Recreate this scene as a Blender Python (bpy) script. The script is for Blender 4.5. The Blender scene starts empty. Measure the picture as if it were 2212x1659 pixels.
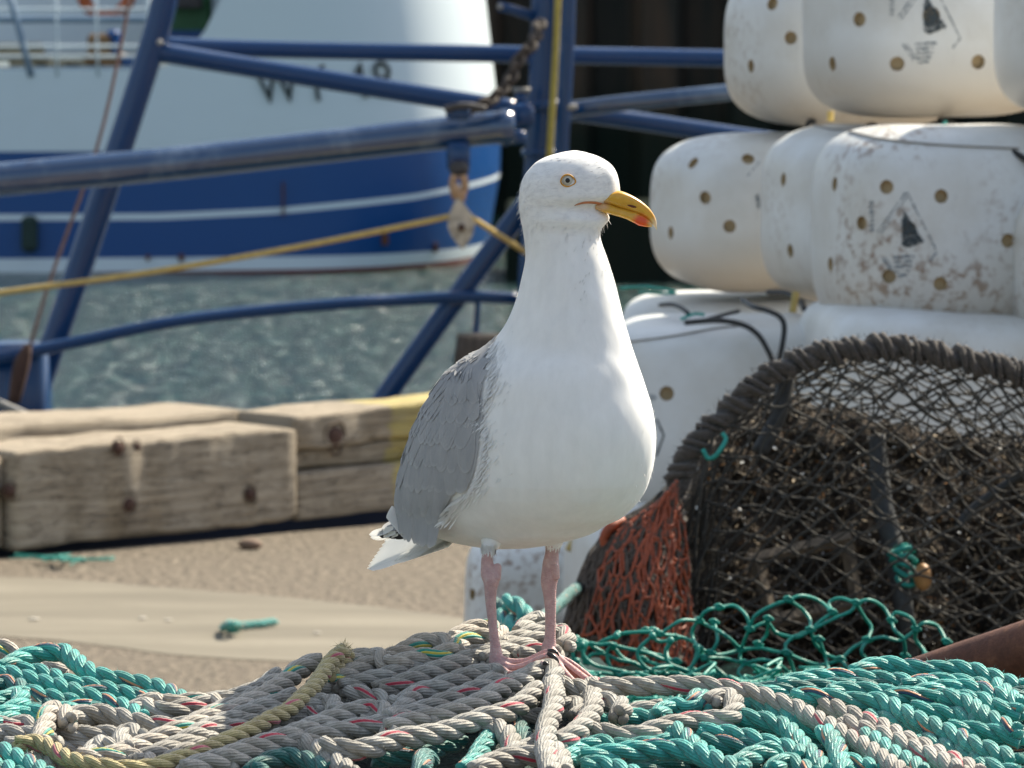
import bpy, math, random
import numpy as np
from mathutils import Vector, Matrix, Quaternion
from mathutils.bvhtree import BVHTree
random.seed(7); rng = np.random.default_rng(7)
S = bpy.context.scene
COL = S.collection
F = 10937.0; CAMH = 1.8
# ---------------------------------------------------------------- helpers
def W(u, v, Y):
    """world point seen at (u, v) of a 2212-px wide picture, Y metres ahead"""
    return np.array(((u-1106.0)/F*Y, Y, CAMH-(v+50.0)/F*Y))
def PX(m, Y): return m*F/Y
def MT(px, Y): return px*Y/F
def ground(u, v, z=0.0):
    Y = (CAMH-z)*F/(v+50.0); return W(u, v, Y)

def tag(o, label=None, cat=None, group=None, kind=None):
    if label: o['label'] = label
    if cat: o['category'] = cat
    if group: o['group'] = group
    if kind: o['kind'] = kind
    return o
def empty(name, loc, label=None, cat=None, group=None):
    o = bpy.data.objects.new(name, None); COL.objects.link(o)
    o.location = Vector(loc); o.empty_display_size = .05
    return tag(o, label, cat, group)
def link(name, me, parent=None):
    o = bpy.data.objects.new(name, me); COL.objects.link(o)
    if parent is not None:
        o.parent = parent
        if parent.type == 'EMPTY': o.matrix_parent_inverse = Matrix.Translation(parent.location).inverted()   # meshes carry world coordinates
    return o
class MB:
    def __init__(s): s.v = []; s.f = []; s.m = []; s.uv = []; s.n = 0; s.anyuv = False
    def add(s, v, f, m=0, uv=None):
        v = np.asarray(v, float).reshape(-1, 3)
        s.v.append(v)
        for k, fc in enumerate(f):
            s.f.append(tuple(int(i)+s.n for i in fc)); s.m.append(m if not hasattr(m, '__len__') else int(m[k]))
        if uv is not None: s.anyuv = True; s.uv.extend(uv)
        else: s.uv.extend([(0.0, 0.0)]*sum(len(fc) for fc in f))
        s.n += len(v); return s
    def mesh(s, name, mats, smooth=True):
        me = bpy.data.meshes.new(name)
        me.from_pydata(np.concatenate(s.v).tolist() if s.v else [], [], s.f)
        for m in mats: me.materials.append(m)
        if len(mats) > 1: me.polygons.foreach_set('material_index', s.m)
        if s.anyuv:
            l = me.uv_layers.new(name='UVMap'); l.data.foreach_set('uv', np.array(s.uv, dtype=np.float32).ravel())
        me.polygons.foreach_set('use_smooth', [smooth]*len(me.polygons))
        me.update(); return me
    def build(s, name, mats, parent=None, smooth=True):
        if not isinstance(mats, (list, tuple)): mats = [mats]
        return link(name, s.mesh(name, mats, smooth), parent)
def catmull(P, step):
    P = np.asarray(P, float); n = len(P)
    if n < 3:
        L = np.linalg.norm(P[-1]-P[0]); k = max(2, int(L/step)+1)
        return P[0]+(P[-1]-P[0])*np.linspace(0, 1, k)[:, None]
    Q = np.vstack([2*P[0]-P[1], P, 2*P[-1]-P[-2]]); out = []
    for i in range(n-1):
        a, b, c, d = Q[i:i+4]
        t = np.linspace(0, 1, 24, endpoint=False)[:, None]
        out.append(.5*((2*b)+(-a+c)*t+(2*a-5*b+4*c-d)*t**2+(-a+3*b-3*c+d)*t**3))
    out.append(P[-1:]); out = np.vstack(out)
    seg = np.linalg.norm(np.diff(out[:, :3], axis=0), axis=1); s = np.concatenate([[0], np.cumsum(seg)])
    k = max(3, int(s[-1]/step)+1); ss = np.linspace(0, s[-1], k)
    return np.stack([np.interp(ss, s, out[:, j]) for j in range(out.shape[1])], 1)
def frames(P):
    T = np.gradient(P, axis=0); T /= np.linalg.norm(T, axis=1)[:, None]+1e-12
    up = np.array((0, 0, 1.)) if abs(T[0][2]) < .9 else np.array((0, 1., 0))
    N = np.zeros_like(P); n = up-T[0]*np.dot(up, T[0]); n /= np.linalg.norm(n); N[0] = n
    for i in range(1, len(P)):
        n = n-T[i]*np.dot(n, T[i]); n /= np.linalg.norm(n)+1e-12; N[i] = n
    return T, N, np.cross(T, N)
def tube(mb, P, r, n=8, m=0, closed_ends=True, flat=1.0, scale_uv=1.0):
    P = np.asarray(P, float); k = len(P)
    r = np.full(k, r, float) if np.isscalar(r) else np.asarray(r, float)
    T, N, B = frames(P); a = np.linspace(0, 2*np.pi, n, endpoint=False)
    V = (P[:, None]+r[:, None, None]*(np.cos(a)[None, :, None]*N[:, None]*flat+np.sin(a)[None, :, None]*B[:, None])).reshape(-1, 3)
    f = []; uv = []
    L = np.concatenate([[0], np.cumsum(np.linalg.norm(np.diff(P, axis=0), axis=1))])
    for i in range(k-1):
        for j in range(n):
            j2 = (j+1) % n
            f.append((i*n+j, i*n+j2, (i+1)*n+j2, (i+1)*n+j))
            uv += [(L[i], j/n), (L[i], (j+1)/n), (L[i+1], (j+1)/n), (L[i+1], j/n)]
    if closed_ends:
        f.append(tuple(range(n))[::-1]); f.append(tuple((k-1)*n+j for j in range(n)))
        uv += [(0, 0)]*(2*n)
    mb.add(V, f, m, uv); return mb
def ctube(mb, pts, r, step=.01, **k):
    P = np.asarray(pts, float)
    if not np.isscalar(r):
        Q = catmull(np.hstack([P, np.asarray(r, float)[:, None]]), step); return tube(mb, Q[:, :3], Q[:, 3], **k)
    return tube(mb, catmull(P, step), r, **k)
def box(mb, c, d, rot=None, m=0, bev=0.0):
    d = np.array(d)/2.0
    if bev > 0:
        b = min(bev, min(d)*.9); v = []
        # chamfered box: 24 verts
        idx = {}
        for ax in range(3):
            for sx in (-1, 1):
                for sy in (-1, 1):
                    for sz in (-1, 1):
                        s_ = np.array((sx, sy, sz), float); p = s_*d
                        for k in range(3):
                            if k != ax: p[k] -= s_[k]*b
                        idx[(ax, sx, sy, sz)] = len(v); v.append(p)
        f = []
        def q(keys): f.append([idx[k] for k in keys])
        for ax in range(3):
            for s0 in (-1, 1):
                o = [k for k in range(3) if k != ax]; ring = []
                for a_, b_ in ((-1, -1), (1, -1), (1, 1), (-1, 1)):
                    s_ = [0, 0, 0]; s_[ax] = s0; s_[o[0]] = a_; s_[o[1]] = b_; ring.append((ax, *s_))
                q(ring)
        for a0 in range(3):
            o = [k for k in range(3) if k != a0]
            for p_ in (-1, 1):
                for q_ in (-1, 1):
                    def key(ax, t):
                        s_ = [0, 0, 0]; s_[a0] = t; s_[o[0]] = p_; s_[o[1]] = q_; return (ax, *s_)
                    q([key(o[0], -1), key(o[0], 1), key(o[1], 1), key(o[1], -1)])
        for sx in (-1, 1):
            for sy in (-1, 1):
                for sz in (-1, 1): q([(0, sx, sy, sz), (1, sx, sy, sz), (2, sx, sy, sz)])
        v = np.array(v)
        # fix winding outward
        ff = []
        for fc in f:
            p = v[fc]; nrm = np.cross(p[1]-p[0], p[2]-p[0])
            ff.append(fc if np.dot(nrm, p.mean(0)) > 0 else fc[::-1])
        f = ff
    else:
        v = np.array([(x, y, z) for x in (-1, 1) for y in (-1, 1) for z in (-1, 1)])*d
        f = [(0, 1, 3, 2), (4, 6, 7, 5), (0, 4, 5, 1), (2, 3, 7, 6), (0, 2, 6, 4), (1, 5, 7, 3)]
    if rot is not None: v = v@np.array(rot).T
    mb.add(v+np.array(c), f, m); return mb
def rz(a): c, s = math.cos(a), math.sin(a); return np.array(((c, -s, 0), (s, c, 0), (0, 0, 1.)))
def sphere(mb, c, r, nu=16, nv=10, m=0, sc=(1, 1, 1), rot=None):
    v = []; f = []
    for i in range(nv+1):
        t = math.pi*i/nv
        for j in range(nu):
            p = 2*math.pi*j/nu; v.append((math.sin(t)*math.cos(p)*sc[0], math.sin(t)*math.sin(p)*sc[1], math.cos(t)*sc[2]))
    for i in range(nv):
        for j in range(nu):
            j2 = (j+1) % nu; f.append((i*nu+j, (i+1)*nu+j, (i+1)*nu+j2, i*nu+j2))
    v = np.array(v)*r
    if rot is not None: v = v@np.array(rot).T
    mb.add(v+np.array(c), f, m); return mb
def poly_prism(mb, P, d, m=0):
    """polygon P (n,3) extruded by vector d"""
    P = np.asarray(P, float); n = len(P); V = np.vstack([P, P+np.asarray(d)])
    f = [tuple(range(n))[::-1], tuple(range(n, 2*n))]+[(i, (i+1) % n, n+(i+1) % n, n+i) for i in range(n)]
    mb.add(V, f, m); return mb
def fbm(P, sc, seed=0, oct=4):
    """cheap vectorised pseudo noise from rotated sines"""
    r = np.random.default_rng(seed); out = np.zeros(len(P)); amp = 1.0; tot = 0; P = np.asarray(P)
    for o in range(oct):
        for k in range(4):
            d = r.normal(size=3); d /= np.linalg.norm(d); out += amp*np.sin((P@d)*sc*2**o*r.uniform(.7, 1.3)*2*np.pi+r.uniform(0, 7)); tot += amp
        amp *= .55
    return out/tot*2
# ---------------------------------------------------------------- materials
class NT:
    def __init__(s, name):
        s.mat = bpy.data.materials.new(name); s.mat.use_nodes = True
        s.t = s.mat.node_tree; s.b = s.t.nodes['Principled BSDF']; s.out = s.t.nodes['Material Output']
    def n(s, typ, ins=None, **kw):
        nd = s.t.nodes.new(typ)
        for k, v in kw.items(): setattr(nd, k, v)
        for k, v in (ins or {}).items(): s.set(nd.inputs[k], v)
        return nd
    def set(s, sock, v):
        if isinstance(v, bpy.types.NodeSocket): s.t.links.new(v, sock)
        elif isinstance(v, bpy.types.Node): s.t.links.new(v.outputs[0], sock)
        else:
            if hasattr(sock.default_value, '__len__') and hasattr(v, '__len__') and len(v) == 3 and len(sock.default_value) == 4: v = (*v, 1)
            sock.default_value = v
    def co(s, kind='Object', scale=(1, 1, 1)):
        c = s.n('ShaderNodeTexCoord'); mp = s.n('ShaderNodeMapping', {'Vector': c.outputs[kind], 'Scale': scale}); return mp.outputs[0]
    def noise(s, scale, detail=4, rough=.55, vec=None, dist=0.0):
        return s.n('ShaderNodeTexNoise', {'Vector': vec if vec is not None else s.co(), 'Scale': scale, 'Detail': detail, 'Roughness': rough, 'Distortion': dist}).outputs[0]
    def ramp(s, fac, stops):
        r = s.n('ShaderNodeValToRGB', {0: fac}); cr = r.color_ramp
        while len(cr.elements) < len(stops): cr.elements.new(.5)
        for e, (p, c) in zip(cr.elements, stops):
            e.position = p; e.color = (*c, 1) if hasattr(c, '__len__') else (c, c, c, 1)
        return r.outputs[0]
    def mix(s, fac, a, b, blend='MIX'):
        m = s.n('ShaderNodeMix', data_type='RGBA', blend_type=blend)
        s.set(m.inputs[0], fac); s.set(m.inputs[6], a); s.set(m.inputs[7], b); return m.outputs[2]
    def math(s, op, a, b=0.0, c=None):
        m = s.n('ShaderNodeMath', operation=op); s.set(m.inputs[0], a); s.set(m.inputs[1], b)
        if c is not None: s.set(m.inputs[2], c)
        return m.outputs[0]
    def bump(s, h, strength=.3, dist=.01, normal=None):
        b = s.n('ShaderNodeBump', {'Height': h, 'Strength': strength, 'Distance': dist})
        if normal is not None: s.set(b.inputs['Normal'], normal)
        return b.outputs[0]
    def fin(s, color=None, rough=.6, normal=None, **kw):
        if color is not None: s.set(s.b.inputs['Base Color'], color)
        s.set(s.b.inputs['Roughness'], rough)
        if normal is not None: s.set(s.b.inputs['Normal'], normal)
        for k, v in kw.items(): s.set(s.b.inputs[k.replace('_', ' ')], v)
        return s.mat
def m_simple(name, c, rough=.6, var=.25, sc=20, bump=.15, bd=.003, **kw):
    t = NT(name); nz = t.noise(sc, 5)
    col = t.ramp(nz, [(.25, tuple(x*(1-var) for x in c)), (.75, tuple(min(1, x*(1+var)) for x in c))])
    return t.fin(col, rough, t.bump(t.noise(sc*4, 4), bump, bd), **kw)
M = {}
def m_rope(name, base, dirt, tr, yarns=11, q=22.0, w=.05, sheen=.3, rough=.6, q2=None):
    """tr = list of (colour, centre, halfwidth) tracer yarns in strand 0"""
    t = NT(name); uv = t.n('ShaderNodeUVMap'); sp = t.n('ShaderNodeSeparateXYZ', {0: uv.outputs[0]})
    u, v = sp.outputs[0], sp.outputs[1]
    fr = t.math('FRACT', v); st = t.math('FLOOR', v)
    p = t.math('ADD', fr, t.math('MULTIPLY', u, q))
    ws = t.math('SINE', t.math('MULTIPLY', p, 2*math.pi*yarns))
    ws = t.math('MULTIPLY_ADD', ws, .5, .5)
    fine = t.noise(900, 2, .6, t.co('Object'))
    big = t.noise(22, 5, .65, t.co('Object')); mid = t.noise(120, 4, .6, t.co('Object'))
    col = t.mix(t.ramp(big, [(.42, 0.), (.68, 1.)]), base, dirt)
    col = t.mix(t.math('MULTIPLY', t.ramp(mid, [(.48, 0.), (.66, 1.)]), .6), col, tuple(x*.55 for x in dirt))
    col = t.mix(t.math('MULTIPLY', t.math('SUBTRACT', 1.0, ws), .38), col, tuple(x*.45 for x in base))
    pf = t.math('FRACT', p)
    is0 = t.math('LESS_THAN', t.math('ABSOLUTE', st), .5)
    for c, cen, hw in tr:
        d = t.math('ABSOLUTE', t.math('SUBTRACT', pf, cen))
        mk = t.math('MULTIPLY', t.math('LESS_THAN', d, hw), is0)
        col = t.mix(t.math('MULTIPLY', mk, .92), col, c)
    h = t.math('ADD', t.math('MULTIPLY', ws, .7), t.math('MULTIPLY', fine, .6))
    return t.fin(col, rough, t.bump(h, .75, .0011), Sheen_Weight=sheen, Specular_IOR_Level=.3)
M['grey_rope'] = m_rope('grey polypropylene rope', (.46, .44, .395), (.28, .25, .205), [((.55, .03, .07), .5, .045)])
M['pale_rope'] = m_rope('pale rope', (.56, .51, .44), (.37, .31, .24), [((.0, .30, .24), .40, .055), ((.68, .58, .07), .49, .04), ((.0, .30, .24), .575, .045)])
M['yellow_rope'] = m_rope('pale yellow rope', (.60, .50, .24), (.42, .33, .16), [((.55, .10, .16), .5, .06)], q=26)
M['teal_rope'] = m_rope('teal polyethylene rope', (.055, .45, .40), (.04, .24, .20), [((.62, .22, .10), .47, .035), ((.01, .03, .09), .55, .045)], rough=.42)
M['dark_teal_rope'] = m_rope('shade darkened teal rope', (.03, .22, .20), (.03, .11, .09), [((.5, .18, .08), .47, .035), ((.01, .03, .07), .55, .04)], rough=.5)  # teal rope colour darkened for lengths lying in shade
# ---------------------------------------------------------------- ropes
def rope_mesh(P, D, seed=0, pitch=3.35, n=10, fray=False):
    step = D*.13
    P = catmull(P, step); k = len(P)
    # small irregularity
    P = P+np.stack([fbm(P+seed, 9, seed+i, 2) for i in range(3)], 1)*D*.05
    T, N, B = frames(P)
    L = np.concatenate([[0], np.cumsum(np.linalg.norm(np.diff(P, axis=0), axis=1))])
    r_ = np.random.default_rng(seed)
    ph0 = r_.uniform(0, 6.28); pit = pitch*D
    phase = ph0+2*np.pi*L/pit+.35*np.sin(L/(6*D)+seed)
    mb = MB(); a = np.linspace(0, 2*np.pi, n, endpoint=False)
    Rc = .262*D; rt = .272*D; rr = .232*D
    for s in range(3):
        ph = phase+s*2*np.pi/3
        rad = np.cos(ph)[:, None]*N+np.sin(ph)[:, None]*B
        tan = -np.sin(ph)[:, None]*N+np.cos(ph)[:, None]*B
        th = 2*np.pi*Rc/pit; ct, sn = math.cos(math.atan(th)), math.sin(math.atan(th))
        tn = tan*ct-T*sn
        C = P+rad*Rc*(1+.06*np.sin(L/(2.3*D)+s*2+seed))[:, None]
        V = (C[:, None]+np.cos(a)[None, :, None]*rad[:, None]*rr+np.sin(a)[None, :, None]*tn[:, None]*rt).reshape(-1, 3)
        f = []; uv = []
        for i in range(k-1):
            for j in range(n):
                j2 = (j+1) % n
                f.append((i*n+j, i*n+j2, (i+1)*n+j2, (i+1)*n+j))
                v0 = s+.001+.998*j/n; v1 = s+.001+.998*(j+1)/n
                uv += [(L[i], v0), (L[i], v1), (L[i+1], v1), (L[i+1], v0)]
        f.append(tuple(range(n))[::-1]); f.append(tuple((k-1)*n+j for j in range(n))); uv += [(0, s+.2)]*(2*n)
        mb.add(V, f, 0, uv)
    # stray fibres standing off the surface
    nh = int(L[-1]/D*20); hv = []; hf = []; huv = []
    for h in range(nh):
        i = r_.integers(1, k-1); q = r_.uniform(0, 2*np.pi)
        d = np.cos(q)*N[i]+np.sin(q)*B[i]; c = P[i]+d*D*.44
        t = (T[i]*r_.normal()*.8+d*r_.uniform(.3, 1)+r_.normal(size=3)*.4); t /= np.linalg.norm(t)
        w = np.cross(t, d+.01); w /= np.linalg.norm(w)+1e-9; l = r_.uniform(.1, .3)*D
        b0 = len(hv); hv += [c-w*.00016, c+w*.00016, c+t*l]; hf.append((b0, b0+1, b0+2)); huv += [(L[i], 1.3)]*3
    if fray:
        for h in range(260):
            c = P[-1]+r_.normal(size=3)*D*.16; t = T[-1]+r_.normal(size=3)*.55; t /= np.linalg.norm(t)
            w = np.cross(t, r_.normal(size=3)); w /= np.linalg.norm(w); l = r_.uniform(.3, .9)*D
            b0 = len(hv); hv += [c-w*.0004, c+w*.0004, c+t*l]; hf.append((b0, b0+1, b0+2)); huv += [(0, 1.3)]*3
    if hv: mb.add(np.array(hv), hf, 0, huv)
    return mb
def Ysurf(v): return 4.5-(v-1450)*.0014
ROPE_N = [0]
def crop(k, X, Yc): return 432.03*k+X*.19531, 1335+Yc*.19531
def rope(kind, lay, pts, label, D=None, group=None, fray=False, Yabs=None, cat='rope'):
    """pts: list of (crop index, [(x, y[, dy]), ...]) groups"""
    P = []
    for k, L in pts:
        for p in L:
            u, v = crop(k, p[0], p[1]); dy = p[2] if len(p) > 2 else 0.0
            Y = (Ysurf(v) if Yabs is None else Yabs)-lay*.017+dy
            P.append(W(u, v, Y))
    ROPE_N[0] += 1; i = ROPE_N[0]
    D0 = {'g': .0196, 'p': .0196, 'y': .0152, 't': .0184, 'd': .0180}[kind] if D is None else D
    mat = {'g': 'grey_rope', 'p': 'pale_rope', 'y': 'yellow_rope', 't': 'teal_rope', 'd': 'dark_teal_rope'}[kind]
    nm = {'g': 'grey_rope', 'p': 'pale_rope', 'y': 'yellow_rope', 't': 'teal_rope', 'd': 'teal_rope'}[kind]
    o = rope_mesh(P, D0, seed=i*13, fray=fray).build(nm, M[mat])
    gp = {'g': 'grey ropes heaped under the gull', 'p': 'pale ropes with green and yellow tracer', 'y': None,
          't': 'teal ropes coiled in the heap', 'd': 'teal ropes coiled in the heap'}[kind]
    return tag(o, label, cat, group or gp)
R = rope
# left teal coils
R('t', -1, [(0, [(30, 570), (130, 500), (260, 430), (420, 390), (600, 380), (740, 400), (850, 490), (960, 580), (1100, 645), (1280, 680), (1450, 710), (1650, 750), (1850, 810), (2000, 900), (2080, 1000)])], 'teal rope arching highest over the left end of the heap')
R('t', 0, [(0, [(-160, 600), (60, 610), (250, 660), (480, 720), (700, 790), (900, 860), (1100, 905), (1300, 965), (1450, 1030), (1600, 1120)])], 'teal rope running down beneath the high teal arch at left')
R('t', -2, [(0, [(150, 580), (400, 600), (560, 640), (750, 715), (1000, 760), (1250, 820), (1500, 880), (1750, 950)])], 'teal rope half hidden behind the two long teal ropes at left')
R('d', 0, [(0, [(-120, 760), (60, 720), (200, 760), (300, 830)])], 'short dark teal rope at the left edge under the long teal rope')
R('t', 0, [(0, [(-120, 970), (60, 900), (200, 850), (340, 835), (520, 880), (700, 920), (860, 960)])], 'shaded teal rope bending over at the left edge')
R('t', 1, [(0, [(-140, 1100), (30, 1060), (160, 1000), (240, 930), (220, 860)])], 'sunlit teal rope loop at the far left edge')
R('t', 0, [(0, [(-140, 1230), (40, 1160), (150, 1090), (320, 1060), (500, 1075), (800, 1020), (1000, 1000)])], 'teal rope lying just above the grey ropes at the left edge')
R('d', -1, [(0, [(300, 900), (520, 980), (760, 1040), (1100, 1010), (1300, 980)])], 'dark teal rope behind the pale upright loop')
# left grey ropes
R('g', 0, [(0, [(-140, 1170), (120, 1190), (300, 1180), (450, 1225), (600, 1270), (800, 1300), (1000, 1310), (1250, 1320), (1450, 1360)])], 'grey rope running behind the pale upright loop at left')
R('g', 1, [(0, [(-140, 1290), (80, 1290), (280, 1310), (430, 1340), (600, 1390)])], 'grey rope ending under the pale yellow rope at the left edge')
R('g', 1, [(0, [(760, 1150), (880, 1090), (1100, 1070), (1300, 1100), (1500, 1160), (1700, 1200), (1900, 1215), (2100, 1190)]), (1, [(60, 1110), (250, 1010), (450, 940), (620, 860)])], 'thick grey rope hump right of the pale upright loop')
R('g', 0, [(0, [(1450, 1030), (1600, 1000), (1720, 1040), (1850, 1060), (2080, 1010)]), (1, [(60, 960), (200, 920), (430, 880), (620, 820), (760, 740), (860, 660)])], 'grey rope along the top edge of the heap left of the yellow rope')
R('g', -1, [(0, [(1800, 1080), (2050, 1050)]), (1, [(150, 960), (380, 900), (560, 830), (740, 760), (800, 700)])], 'grey rope just behind the top edge left of the yellow rope')
R('p', 0, [(0, [(1560, 960), (1750, 930), (1900, 970), (2100, 950)]), (1, [(100, 930), (200, 960), (300, 1000)])], 'pale rope with green and yellow fleck where the teal ropes end')
R('p', 3, [(0, [(760, 1150), (700, 1070), (600, 1030), (530, 1080), (500, 1180), (470, 1290), (440, 1400)])], 'pale rope standing up in a small loop at left')
R('y', 5, [(0, [(180, 1410), (400, 1390), (550, 1440), (720, 1540), (880, 1600), (1050, 1640), (1300, 1665), (1500, 1660), (1700, 1635), (1900, 1585), (2100, 1520)]), (1, [(60, 1440), (350, 1320), (600, 1210), (800, 1110), (1000, 1000), (1130, 880), (1250, 760), (1330, 640), (1420, 520), (1500, 430), (1580, 360)])], 'pale yellow rope with pink fleck rising to a frayed end', fray=True)
R('y', 3, [(1, [(1640, 430), (1560, 480), (1480, 560), (1420, 640)])], 'short stained yellow rope stub behind the frayed yellow end', D=.0148)
R('t', 6, [(0, [(-160, 1420), (40, 1500), (200, 1570), (380, 1650), (560, 1760)])], 'bright teal rope crossing the bottom left corner')
R('t', 5, [(0, [(-150, 1620), (50, 1680), (200, 1760)])], 'teal rope stub at the very bottom left corner')
R('g', 2, [(0, [(60, 1440), (220, 1440), (380, 1500), (500, 1580), (640, 1680)])], 'grey rope passing under the yellow rope at bottom left')
R('g', 2, [(0, [(1000, 1570), (1040, 1450), (1110, 1400, -.01), (1180, 1440, -.02), (1260, 1510)])], 'round grey rope bend poking up left of the pale green flecked rope')
R('g', 3, [(0, [(1370, 1480), (1340, 1360), (1380, 1290), (1480, 1290), (1540, 1340)])], 'round grey rope knob standing up at bottom left')
R('p', 3, [(0, [(880, 1560), (1050, 1560), (1250, 1560), (1400, 1560), (1560, 1570), (1700, 1640)])], 'pale rope with yellow green tracer low in the left of the heap')
R('p', 3, [(0, [(1150, 1560), (1320, 1500), (1500, 1430), (1700, 1360), (1900, 1280), (2100, 1210)]), (1, [(80, 1120), (300, 1050), (500, 960), (700, 870), (850, 780), (970, 680), (1080, 590), (1200, 530), (1310, 500)])], 'long pale rope with green tracer rising behind the yellow rope')
R('g', 3, [(0, [(1480, 1600), (1700, 1530), (1900, 1440), (2100, 1350)]), (1, [(100, 1220), (300, 1150), (500, 1080), (700, 1000), (900, 930), (1020, 880)])], 'grey rope parallel under the long pale green flecked rope')
R('g', 2, [(0, [(1500, 1700), (1800, 1620), (2050, 1500)]), (1, [(50, 1330), (300, 1250), (520, 1180), (720, 1110), (900, 1060), (1060, 1010)])], 'grey rope hidden mostly beneath the yellow rope')
R('g', 3, [(1, [(900, 1080), (1100, 1010), (1280, 960), (1400, 950), (1480, 1000), (1500, 1080)])], 'sunlit grey rope bend just right of the yellow rope')
R('g', 2, [(1, [(700, 1270), (850, 1180), (1020, 1110), (1200, 1070), (1350, 1090)])], 'grey rope crossing behind the yellow rope low down')
R('g', 4, [(1, [(-200, 1700), (40, 1620), (200, 1575), (450, 1480), (700, 1400), (950, 1310), (1150, 1235), (1400, 1140), (1600, 1065), (1800, 1015), (1950, 1005), (2060, 1050), (2080, 1130)])], 'long grey rope rising from bottom left to a bright rounded bend')
R('g', 3, [(1, [(300, 1620), (650, 1490), (850, 1420), (1000, 1395), (1200, 1345), (1400, 1290), (1600, 1255), (1800, 1230), (2000, 1200)]), (2, [(30, 1090), (300, 1000), (500, 930), (700, 850), (880, 785), (980, 720), (1070, 690)])], 'long grey rope under the left foot running down to the left')
R('g', 3, [(1, [(1120, 1380), (1260, 1440), (1400, 1540), (1540, 1620), (1660, 1720)])], 'grey rope dropping steeply to the bottom edge')
R('g', 5, [(1, [(1360, 1420), (1500, 1440), (1700, 1460), (1900, 1440), (2100, 1380)]), (2, [(20, 1350), (250, 1300), (480, 1240), (700, 1180), (900, 1120), (1080, 1075), (1220, 1030), (1350, 960), (1440, 880), (1500, 800)])], 'lowest long grey rope crossing in front of dark gaps')
R('g', 5, [(2, [(-150, 1230), (0, 1180), (200, 1130), (450, 1080), (650, 1020), (850, 950), (1000, 870), (1150, 770), (1300, 690), (1450, 610), (1560, 560), (1660, 560), (1710, 620), (1690, 690)])], 'bright grey rope looping round in front of both feet', D=.0190)
R('g', 4, [(2, [(300, 1180), (550, 1080), (750, 1010), (950, 960)])], 'grey rope squeezed between the two lowest long grey ropes')
R('g', 2, [(1, [(1750, 1180), (1950, 1150), (2180, 1080)]), (2, [(150, 850), (400, 770), (600, 700), (800, 630), (1000, 600), (1120, 640)])], 'grey rope passing under the heel of the left foot')
R('g', 1, [(1, [(1650, 830), (1850, 870), (2050, 930), (2180, 990)]), (2, [(80, 900), (300, 850), (500, 790)])], 'shaded grey rope slanting down below the spliced rope')
R('g', 1, [(2, [(-250, 800), (0, 740), (200, 660), (400, 590), (600, 520), (800, 450), (1000, 410)])], 'grey rope with red fleck behind the left foot')
R('g', 0, [(2, [(150, 600), (400, 520), (650, 450), (820, 420), (1000, 390), (1150, 350)])], 'grey rope in shade behind the left leg')
R('g', 1, [(2, [(950, 480), (1150, 380), (1350, 300), (1560, 230), (1700, 190), (1810, 200), (1850, 280), (1800, 330)])], 'grey rope curving round behind the right leg')
R('g', 0, [(2, [(1100, 330), (1300, 240), (1500, 160), (1650, 130), (1780, 170)])], 'grey rope behind the right ankle, upper of two')
R('g', -2, [(2, [(1340, 180), (1370, 120), (1430, 60), (1520, 20), (1600, 60)])], 'topmost grey rope bend beside the right leg')
R('g', 1, [(2, [(1300, 420), (1450, 380), (1600, 370), (1750, 400)])], 'grey rope directly under the toes of the left foot')
R('p', 1, [(1, [(1250, 780), (1500, 700), (1700, 600), (1900, 510), (2100, 440)]), (2, [(40, 380), (200, 300), (350, 270), (500, 280), (600, 330), (620, 400)])], 'stained pale rope of the splice with green and yellow fleck', D=.0200)
R('p', 2, [(1, [(1350, 640), (1550, 530), (1750, 440), (1960, 430), (2100, 520)]), (2, [(50, 480), (250, 430), (430, 420), (560, 360)])], 'stained pale rope twisted through the splice', D=.0190)
R('g', 1, [(1, [(1550, 780), (1800, 700), (2050, 640)]), (2, [(20, 560), (250, 500), (420, 440)])], 'grey rope emerging under the spliced rope', D=.0185)
R('p', -1, [(2, [(560, 250), (720, 160), (880, 110), (1010, 120), (1110, 190), (1190, 290)])], 'cream rope sunlit behind the left leg, upper turn')
R('p', 0, [(2, [(600, 340), (720, 270), (850, 230), (1000, 210), (1120, 260), (1180, 330)])], 'cream rope sunlit behind the left leg, lower turn')
R('g', 6, [(2, [(1690, 720, .03), (1710, 850), (1690, 1000), (1640, 1120), (1610, 1250), (1610, 1400), (1630, 1550), (1690, 1740)])], 'bright grey rope hanging straight down below the feet', D=.0195)
R('g', 4, [(2, [(2130, 860, .02), (2130, 980), (2100, 1080), (2040, 1180), (1950, 1270), (1850, 1340), (1740, 1400)])], 'bright grey rope curling down from the right foot claws')
R('g', 3, [(2, [(2100, 900, .02), (2190, 920, .01)]), (3, [(60, 930), (170, 960), (230, 1020), (190, 1090)])], 'round grey rope bend at the claws of the right foot')
R('g', 3, [(2, [(1780, 990), (1880, 960), (1970, 990), (2010, 1060), (1960, 1120)])], 'small round grey rope bend between the hanging ropes')
R('g', 2, [(2, [(1700, 740), (1850, 760), (2000, 800), (2150, 850)])], 'grey rope just under the web of the right foot')
R('g', 5, [(2, [(1680, 1460), (1770, 1560), (1810, 1740)])], 'short grey rope beside the hanging bright rope at the bottom')
R('g', 3, [(2, [(900, 1240), (1080, 1250), (1180, 1320), (1230, 1420), (1240, 1540)])], 'grey rope dropping out of the heap below the left foot', D=.0195)
R('g', 4, [(2, [(820, 1720), (1050, 1600), (1250, 1550), (1450, 1530), (1600, 1530)])], 'grey rope at the bottom edge left of the hanging rope')
R('g', 3, [(2, [(1250, 1530), (1400, 1460), (1540, 1380)])], 'short shaded grey rope above the bottom grey rope')
R('t', 2, [(2, [(1000, 1290), (930, 1440), (840, 1560), (700, 1700)])], 'teal rope slanting down in the dark gap below the gull')
R('d', 2, [(2, [(1150, 1120), (1290, 1200), (1370, 1330), (1430, 1470)])], 'teal rope glimpsed between the hanging grey ropes')
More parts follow.
